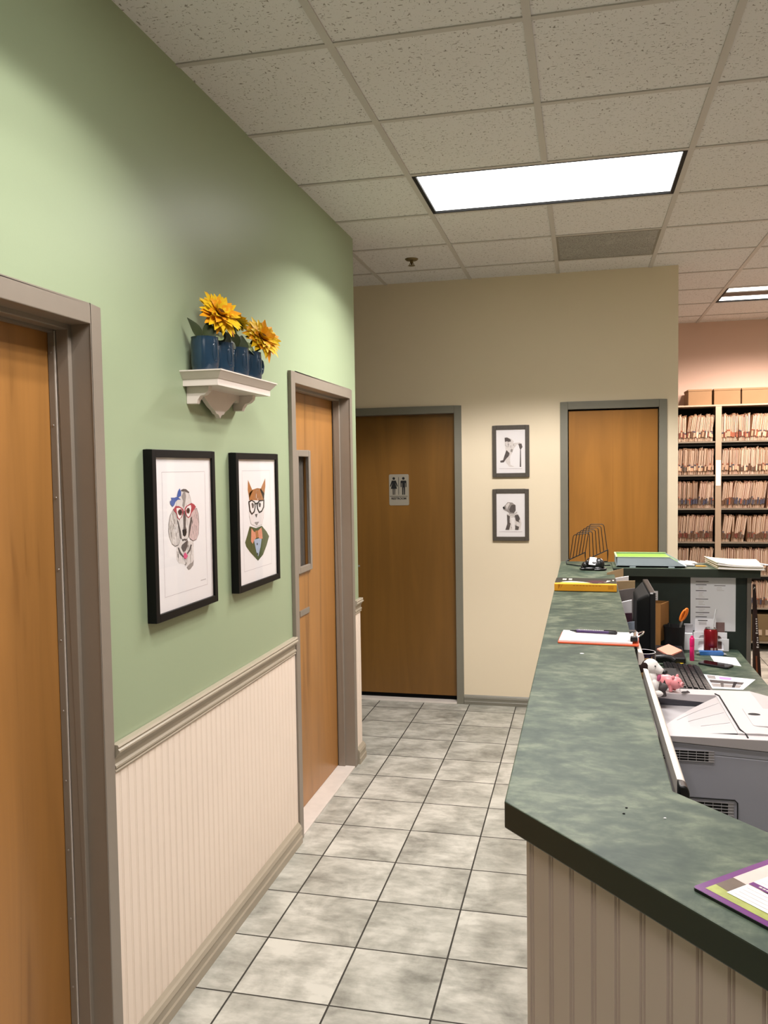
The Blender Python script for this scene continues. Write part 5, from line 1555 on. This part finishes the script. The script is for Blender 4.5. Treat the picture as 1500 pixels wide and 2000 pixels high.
t = thing('letter_holder', 'white stepped letter holder stacked with cards behind the soda can', 'letter holder', (0.62, 4.475, DZK), 0.0)
b = MB()
for y in (4.452, 4.476, 4.498):
    hgt = {4.452: 0.062, 4.476: 0.090, 4.498: 0.120}[y]
    x0_, x1_ = (0.546, 0.717) if y == 4.452 else ((0.552, 0.712) if y == 4.476 else (0.560, 0.704))
    P = [(x0_, DZK + 0.001), (x0_ + 0.024, DZK + 0.001), (x0_ + 0.024, DZK + hgt * 0.55)]
    for k in range(7):
        a = math.radians(180 - 90 * k / 6); P.append((x0_ + 0.042 + 0.018 * math.cos(a), DZK + hgt * 0.55 + (hgt * 0.27) * math.sin(a)))
    for k in range(7):
        a = math.radians(90 - 90 * k / 6); P.append((x1_ - 0.042 + 0.018 * math.cos(a), DZK + hgt * 0.55 + (hgt * 0.27) * math.sin(a)))
    P += [(x1_ - 0.024, DZK + 0.001), (x1_, DZK + 0.001), (x1_, DZK + hgt), (x0_, DZK + hgt)]
    b.prism(P, y, y + 0.005, desk_paper, 'y')
b.box(0.548, 0.715, 4.4525, 4.503, DZK + 0.0008, DZK + 0.004, desk_paper)
b.build('holder_body', t)
t = thing('card_stack', 'white cards standing left of the letter holder', 'cards', (0.522, 4.47, DZK), 0.0)
MB().box(0.500, 0.545, 4.455, 4.475, DZK + 0.001, DZK + 0.085, desk_paper).build('front_cards', t)
MB().box(0.508, 0.550, 4.480, 4.500, DZK + 0.001, DZK + 0.128, M('grey_card', srgb(170, 168, 172), 0.6)).build('rear_cards', t)
t = thing('reminder_card', 'white reminder card standing in the letter holder under the notice', 'card', (0.60, 4.4885, DZK), 0.0)
b = MB(); b.box(0.560, 0.660, 4.4835, 4.4845, DZK + 0.005, DZK + 0.157, desk_paper)
fn = lambda a, c_, l: (a, 4.4832 - l * 0.0002, c_)
flat(b, [(0.574, 0.921), (0.620, 0.921), (0.620, 0.925), (0.574, 0.925)], fn, 0, I_black)
for i in range(3): flat(b, [(0.578, 0.914 - i * .006), (0.615, 0.914 - i * .006), (0.615, 0.916 - i * .006), (0.578, 0.916 - i * .006)], fn, 0, I_grey)
b.build('card_sheet', t)
t = thing('brown_envelope', 'mauve brown card standing in the letter holder right of the can', 'card', (0.68, 4.4905, DZK), 0.0)
MB().box(0.652, 0.702, 4.4875, 4.4885, DZK + 0.005, DZK + 0.140, ink('mauve', 120, 96, 92, .1)).build('card_sheet', t)

# pocket of papers hung on the clerk's side of the counter, left of the monitor
t = thing('wall_pocket', 'black hanging wire pocket for papers under the rear edge of the counter', 'wall pocket', (0.17, 3.8, 0.86), 0.0)
b = MB()
b.box(0.1105, 0.113, 3.45, 4.25, 0.88, 1.13, matte_black).box(0.113, 0.200, 3.45, 4.25, 0.88, 0.884, matte_black).box(0.198, 0.201, 3.45, 4.25, 0.884, 1.02, matte_black)
b.build('pocket_body', t)
tanf = M('tan_folder', (0.42, 0.29, 0.16), 0.7, 0.2, vary=0.12, scale=20)
gryf = M('grey_folder', (0.19, 0.165, 0.155), 0.7, 0.2, vary=0.12, scale=20)


def leaning(label, cat, name, y, x0_, x1_, z0_, z1_, m, th=0.003, skew=0.012):
    t = thing(name, label, cat, (0.15, y, z0_), 0.0, 'papers in the hanging pocket')
    b = MB()
    n = 6
    vs, fs = [], []
    for i in range(n + 1):
        u = i / n
        x = x0_ + (x1_ - x0_) * u
        yy = y + 0.02 * math.sin(u * 2.2) + skew * u
        zt_ = z1_ + skew * u
        vs += [(x, yy, z0_), (x, yy + th, z0_), (x, yy, zt_), (x, yy + th, zt_)]
    for i in range(n):
        a, c_ = i * 4, i * 4 + 4
        fs += [(a, c_, c_ + 2, a + 2), (a + 1, a + 3, c_ + 3, c_ + 1), (a + 2, c_ + 2, c_ + 3, a + 3), (a, a + 1, c_ + 1, c_)]
    fs += [(0, 2, 3, 1), (n * 4, n * 4 + 1, n * 4 + 3, n * 4 + 2)]
    b.add(vs, fs, m)
    b.build('folder_card' if cat == 'folder' else 'sheet', t, 40)
    return t


leaning('tan folder rearmost in the hanging pocket behind the directory', 'folder', 'file_folder', 4.16, 0.118, 0.196, 0.886, 1.200, tanf, 0.004, 0.018)
leaning('white papers between the tan folders in the hanging pocket', 'papers', 'paper_sheaf', 4.06, 0.118, 0.215, 0.886, 1.178, white_paper, 0.010, 0.016)
leaning('wide tan folder bulging in the hanging pocket left of the monitor', 'folder', 'file_folder', 3.97, 0.118, 0.238, 0.886, 1.182, tanf, 0.006, 0.004)
leaning('grey folder in front of the tan ones in the hanging pocket', 'folder', 'file_folder', 3.86, 0.118, 0.232, 0.886, 1.150, gryf, 0.006, 0.016)
leaning('white sheaf of sheets at the front of the hanging pocket', 'papers', 'paper_sheaf', 3.74, 0.118, 0.212, 0.886, 1.108, white_paper, 0.012, 0.022)
leaning('plum coloured booklet in the hanging pocket below the white sheaf', 'booklet', 'booklet', 3.68, 0.118, 0.208, 0.886, 1.080, ink('plum', 74, 48, 58, .2), 0.006, 0.006)
leaning('pale blue sheet in the hanging pocket beside the monitor', 'papers', 'paper_sheaf', 3.60, 0.178, 0.214, 0.886, 1.060, ink('pale_blue_sheet', 150, 158, 170, .15), 0.004, 0.004)
leaning('black plastic binder nearest the viewer in the hanging pocket', 'binder', 'binder', 3.54, 0.118, 0.190, 0.886, 1.030, matte_black, 0.014, 0.006)

t = thing('desk_organizer', 'black desktop organizer box behind the printer', 'organizer', (0.22, 2.74, DZK), 0.0)
b = MB()
b.box(0.130, 0.30, 2.60, 2.605, DZK + 0.001, 1.040, matte_black).box(0.130, 0.30, 2.88, 2.885, DZK + 0.001, 1.040, matte_black).box(0.130, 0.30, 2.60, 2.885, 1.040, 1.045, matte_black).box(0.130, 0.135, 2.605, 2.88, DZK + 0.001, 1.040, matte_black)
for z in (0.86, 0.95): b.box(0.136, 0.298, 2.606, 2.879, z, z + 0.003, matte_black)
b.build('organizer_body', t)
t = thing('mug', 'dark purple mug with a pale rim behind the plush dog', 'mug', (0.190, 2.735, 1.0453), 0.0)
dkm = M('dark_purple_glaze', (0.012, 0.007, 0.03), 0.25, 0.5)
MB().lathe([(0.0, 0.0005), (0.032, 0.0005), (0.035, 0.004), (0.036, 0.084)], dkm, 32).lathe([(0.0335, 0.084), (0.032, 0.008), (0, 0.007)], dkm, 32).build('mug_body', t, 50, local=True)
MB().tube([(0.0345 * math.cos(2 * math.pi * k / 32), 0.0345 * math.sin(2 * math.pi * k / 32), 0.084) for k in range(32)], 0.0012, white_paper, 8, closed=True).build('rim', t, 60, local=True)
t = thing('owl_figurine', 'small brown owl shaped figurine in front of the dark mug', 'figurine', (0.196, 2.665, 1.0453), 0.0)
MB().lathe([(0.013, 0.0), (0.017, 0.006), (0.019, 0.030), (0.016, 0.048), (0.0165, 0.062), (0.012, 0.076), (0.0, 0.080)], tan_p, 20).build('body', t, 60, local=True)
for s in (-1, 1): MB().tube([(s * 0.010, 0, 0.070), (s * 0.013, 0, 0.086)], [0.005, 0.0004], tan_p, 8).build('ear_tuft', t, 60, local=True)

# tall dark board leaning past the desk, with lettering down its edge
t = thing('display_board', 'tall dark brown board standing on edge beside the grey partition post', 'board', (0.86, 4.40, 0.0), 0.0)
bd = M('dark_brown_board', (0.018, 0.006, 0.004), 0.4, 0.4, vary=0.2)
b = MB()
b.hexa([(0.838, 4.36, 0.001), (0.895, 4.36, 0.001), (0.895, 4.47, 0.001), (0.838, 4.47, 0.001)], [(0.8325, 4.48, 1.112), (0.8445, 4.48, 1.112), (0.8445, 4.495, 1.112), (0.8325, 4.495, 1.112)], bd)
b.build('board_body', t)
b = MB()
b.hexa([(0.850, 4.358, 0.001), (0.868, 4.358, 0.001), (0.868, 4.3598, 0.001), (0.850, 4.3598, 0.001)], [(0.8395, 4.438, 0.760), (0.8465, 4.438, 0.760), (0.8465, 4.4398, 0.760), (0.8395, 4.4398, 0.760)], M('reddish_wood_edge', (0.16, 0.045, 0.018), 0.4))
b.build('reddish_edge', t)
b = MB()
for k, h_ in enumerate((.010, .006, .009, .006, .006, .0, .010, .006, .007, .006, .008, .006, .006)):
    z = 0.80 + k * 0.0115
    u = z / 1.112
    y = 4.36 + 0.12 * u - 0.0012
    x = 0.895 + (0.8445 - 0.895) * u - 0.004
    if h_: b.box(x - h_, x, y - 0.0006, y, z, z + 0.0065, I_lgrey)
b.build('edge_lettering', t)
t = thing('binder_clip', 'shiny metal clip at the top of the dark board', 'clip', (0.8385, 4.4785, 1.08), 0.0)
MB().tube([(0.833, 4.473, 1.088), (0.839, 4.472, 1.100), (0.845, 4.473, 1.092)], 0.0022, chrome, 8).build('clip_wire', t, 60)
t['label'] = 'small shiny metal clip hooked on the top of the dark board'

# ------------------------------------------------------------------ file shelving against the back wall
SH = [0.400, 0.700, 1.000, 1.308, 1.615, 1.920]
SYF_, SYB = 8.150, 8.466
post_m = M('cream_post_paint', (0.42, 0.33, 0.24), 0.45, 0.4, vary=0.05)
shelf_m = M('shelf_steel_paint', (0.23, 0.20, 0.155), 0.5, 0.4, vary=0.08)
t = thing('file_shelving', 'tall open steel file shelving with cream posts along the back wall', 'shelving', (1.24, 8.30, 0.0))
SX0, SXP, SX1 = 0.62, 1.187, 1.960
for x in (SX0 - 0.052, SXP, SX1):
    MB().box(x, x + 0.052, SYF_ - 0.004, SYF_ + 0.012, 0.0, 2.236, post_m).box(x + 0.020, x + 0.032, SYF_ + 0.012, SYB, 0.0, 2.236, shelf_m).build('upright', t, bevel=0.0015)
MB().box(SX0 - 0.052, SX1 + 0.052, SYF_ - 0.006, SYB, 2.236, 2.250, post_m).build('top_panel', t, bevel=0.001)
MB().box(SX0 - 0.052, SX1 + 0.052, SYB - 0.004, SYB - 0.0005, 0.0, 2.236, matte_black).build('back_panel', t)
for z in [0.09] + SH:
    for x0, x1 in ((SX0, SXP), (SXP + 0.052, SX1)):
        b = MB().box(x0, x1, SYF_, SYB - 0.0045, z - 0.013, z, shelf_m)
        b.build('shelf', t)
for z in SH[1:]:  # black strips standing in for the shadow line below each shelf
    for x0, x1 in ((SX0, SXP), (SXP + 0.052, SX1)): MB().box(x0, x1, SYF_ + 0.02, SYF_ + 0.03, z - 0.042, z - 0.0135, matte_black).build('shelf_shadow_strip', t)
MB().box(SXP + 0.004, SXP + 0.046, SYF_ - 0.0056, SYF_ - 0.0041, 1.515, 1.748, white_paper).build('post_label', t, label='white label card')

fold_cols = [(0.62, 0.42, 0.27), (0.70, 0.49, 0.34), (0.52, 0.33, 0.21), (0.76, 0.58, 0.43), (0.60, 0.36, 0.26), (0.44, 0.28, 0.18)]
fmats = [M('manila_folder_%d' % i, c_, 0.75, 0.15, vary=0.08, scale=30) for i, c_ in enumerate(fold_cols)]
inner_m = M('folder_contents', (0.78, 0.66, 0.54), 0.8, 0.1, vary=0.1)
tabs = [ink('tab_navy', 74, 74, 88, .2), ink('tab_maroon', 112, 66, 56, .2), ink('tab_brown', 100, 76, 60, .2), ink('tab_grey', 104, 92, 82, .2), ink('tab_rust', 150, 92, 70, .2)]
rf = random.Random(5)
variants = {}


def folder_mesh(kind, v):
    key = (kind, v)
    if key in variants: return variants[key]
    w = rf.uniform(0.010, 0.0150); h = rf.uniform(0.236, 0.256); d = 0.285
    m = fmats[v % len(fmats)]
    b = MB()
    lean = 0.0
    for s in (0, 1):
        x = s * (w - 0.0016)
        f = rf.uniform(-0.004, 0.004)
        b.prism([(f, 0.0005), (d, 0.0005), (d, h - 0.012), (f + 0.09, h - 0.006 * rf.random()), (f + 0.006, h - 0.010 * rf.random()), (f, h - 0.014)], x, x + 0.0016, m, 'x')
    ni = 2
    for k in range(ni):
        x = 0.0028 + k * (w - 0.0056) / ni
        b.box(x, x + (w - 0.006) / ni * 0.7, rf.uniform(0.003, 0.012), d - 0.01, 0.001, h - rf.uniform(0.012, 0.03), inner_m)
    tm = tabs[{'plain': 3, 'navy': 0, 'maroon': 1, 'brown': 2, 'grey': 3, 'rust': 4}[kind]] if kind != 'plain' else m
    z0 = rf.uniform(0.030, 0.045); z1 = z0 + rf.uniform(0.028, 0.055)
    b.box(-0.0003, w + 0.0003, -0.0042, -0.0005 + 0.002, z0, z1, tm)
    if rf.random() < 0.5:
        b.box(-0.0003, w + 0.0003, -0.0042, 0.001, z1 + 0.004, z1 + 0.014, tabs[rf.randrange(5)])
    o = b.build('patient_folder')
    variants[key] = o
    o['_w'] = w
    return o


row_names = ['lowest', 'sixth', 'fifth', 'fourth', 'third', 'second', 'top']
kinds = {1.920: ['maroon', 'brown', 'plain', 'plain', 'rust'], 1.615: ['plain', 'brown', 'plain', 'grey'], 1.308: ['navy', 'navy', 'grey', 'rust', 'brown'], 1.000: ['brown', 'maroon', 'grey', 'brown'], 0.700: ['grey', 'brown', 'plain'], 0.400: ['grey', 'brown', 'navy']}
ordn = {1.920: 'top', 1.615: 'second', 1.308: 'third', 1.000: 'fourth', 0.700: 'fifth', 0.400: 'sixth'}
used = set()
for z in SH:
    for side, (x0, x1) in (('left', (0.79, SXP - 0.004)), ('right', (SXP + 0.056, 1.720))):
        if z == 0.400:
            if side == 'left': continue
            x0, x1 = 1.46, 1.72
        x = x0
        lean = rf.uniform(0.0, 0.08)
        prev = 0.0
        dl = rf.uniform(-0.01, 0.012)
        while x < x1 - 0.018:
            src = folder_mesh(rf.choice(kinds[z]), rf.randrange(len(fmats)))
            w = src['_w']
            if src.name in used:
                o = src.copy(); COL.objects.link(o)
            else:
                o = src; used.add(src.name)
            if rf.random() < 0.10: lean = rf.uniform(-0.02, 0.16)
            lean = max(0.0, min(0.15, lean + dl * 0.3))
            if lean < prev: x += 0.25 * (math.tan(prev) - math.tan(lean))
            ln = lean if (x + 0.26 * math.tan(lean) < x1 - 0.012) else 0.0
            prev = ln
            o.location = (x, SYF_ + 0.016 + rf.uniform(-0.006, 0.008), z + 0.0006 + w * math.sin(ln))
            o.rotation_euler = (0, ln, 0)
            tag(o, 'tan patient folder filed upright on the %s shelf, %s of the cream post' % (ordn[z], side), 'folder', 'patient folders on the %s shelf %s of the post' % (ordn[z], side))
            x += w + 0.0012 + (0.004 if rf.random() < 0.15 else 0)
for o in list(variants.values()):
    if o.name not in used: bpy.data.objects.remove(o)
for o in COL.objects:
    if '_w' in o: del o['_w']

# cartons on top of the shelving
carton = M('tan_carton', (0.27, 0.165, 0.085), 0.75, 0.2, vary=0.08, scale=10)


def make_carton(w):
    e = thing('carton', None, 'box')
    MB().box(0, w, 0, 0.24, 0.0005, 0.128, carton).build('carton_body', e, local=True, bevel=0.003)
    MB().box(-0.003, w + 0.003, -0.003, 0.243, 0.1285, 0.146, carton).build('lid', e, local=True, bevel=0.002)
    return e


for i, (x, w, lab) in enumerate(((0.955, 0.205, 'leftmost tan cardboard carton on top of the file shelving'), (1.178, 0.225, 'second tan cardboard carton from the left on the file shelving'), (1.416, 0.222, 'third tan cardboard carton from the left on the file shelving'), (1.650, 0.222, 'rightmost tan cardboard carton on the file shelving, cut by the frame'))):
    e = make_carton(w)
    e.location = (x, SYF_ + 0.03, 2.2502)
    e.rotation_euler = (0, 0, (0.03, 0.0, 0.012, 0.0)[i])
    tag(e, lab, 'box', 'cartons on top of the file shelving')

# drawers under the folders on the lowest shelf
olive = M('olive_drawer_card', (0.15, 0.105, 0.05), 0.6, 0.3, vary=0.1)
for i, x in enumerate((1.34, 1.52, 1.70)):
    e = thing('storage_bin', ('olive brown file drawer hidden low behind the desk edge', 'olive brown file drawer with two pale pulls low at the right frame edge', 'olive brown file drawer farthest right on the lowest shelf')[i], 'drawer', (x, 8.2, 0.0905), group='olive drawers on the lowest shelf')
    MB().box(x, x + 0.172, SYF_ + 0.012, 8.44, 0.091, 0.34, olive).build('drawer_body', e, bevel=0.003)
    for dx in (0.030, 0.105): MB().box(x + dx, x + dx + 0.045, SYF_ + 0.007, SYF_ + 0.012, 0.15, 0.20, post_m).build('label_holder', e, bevel=0.001)
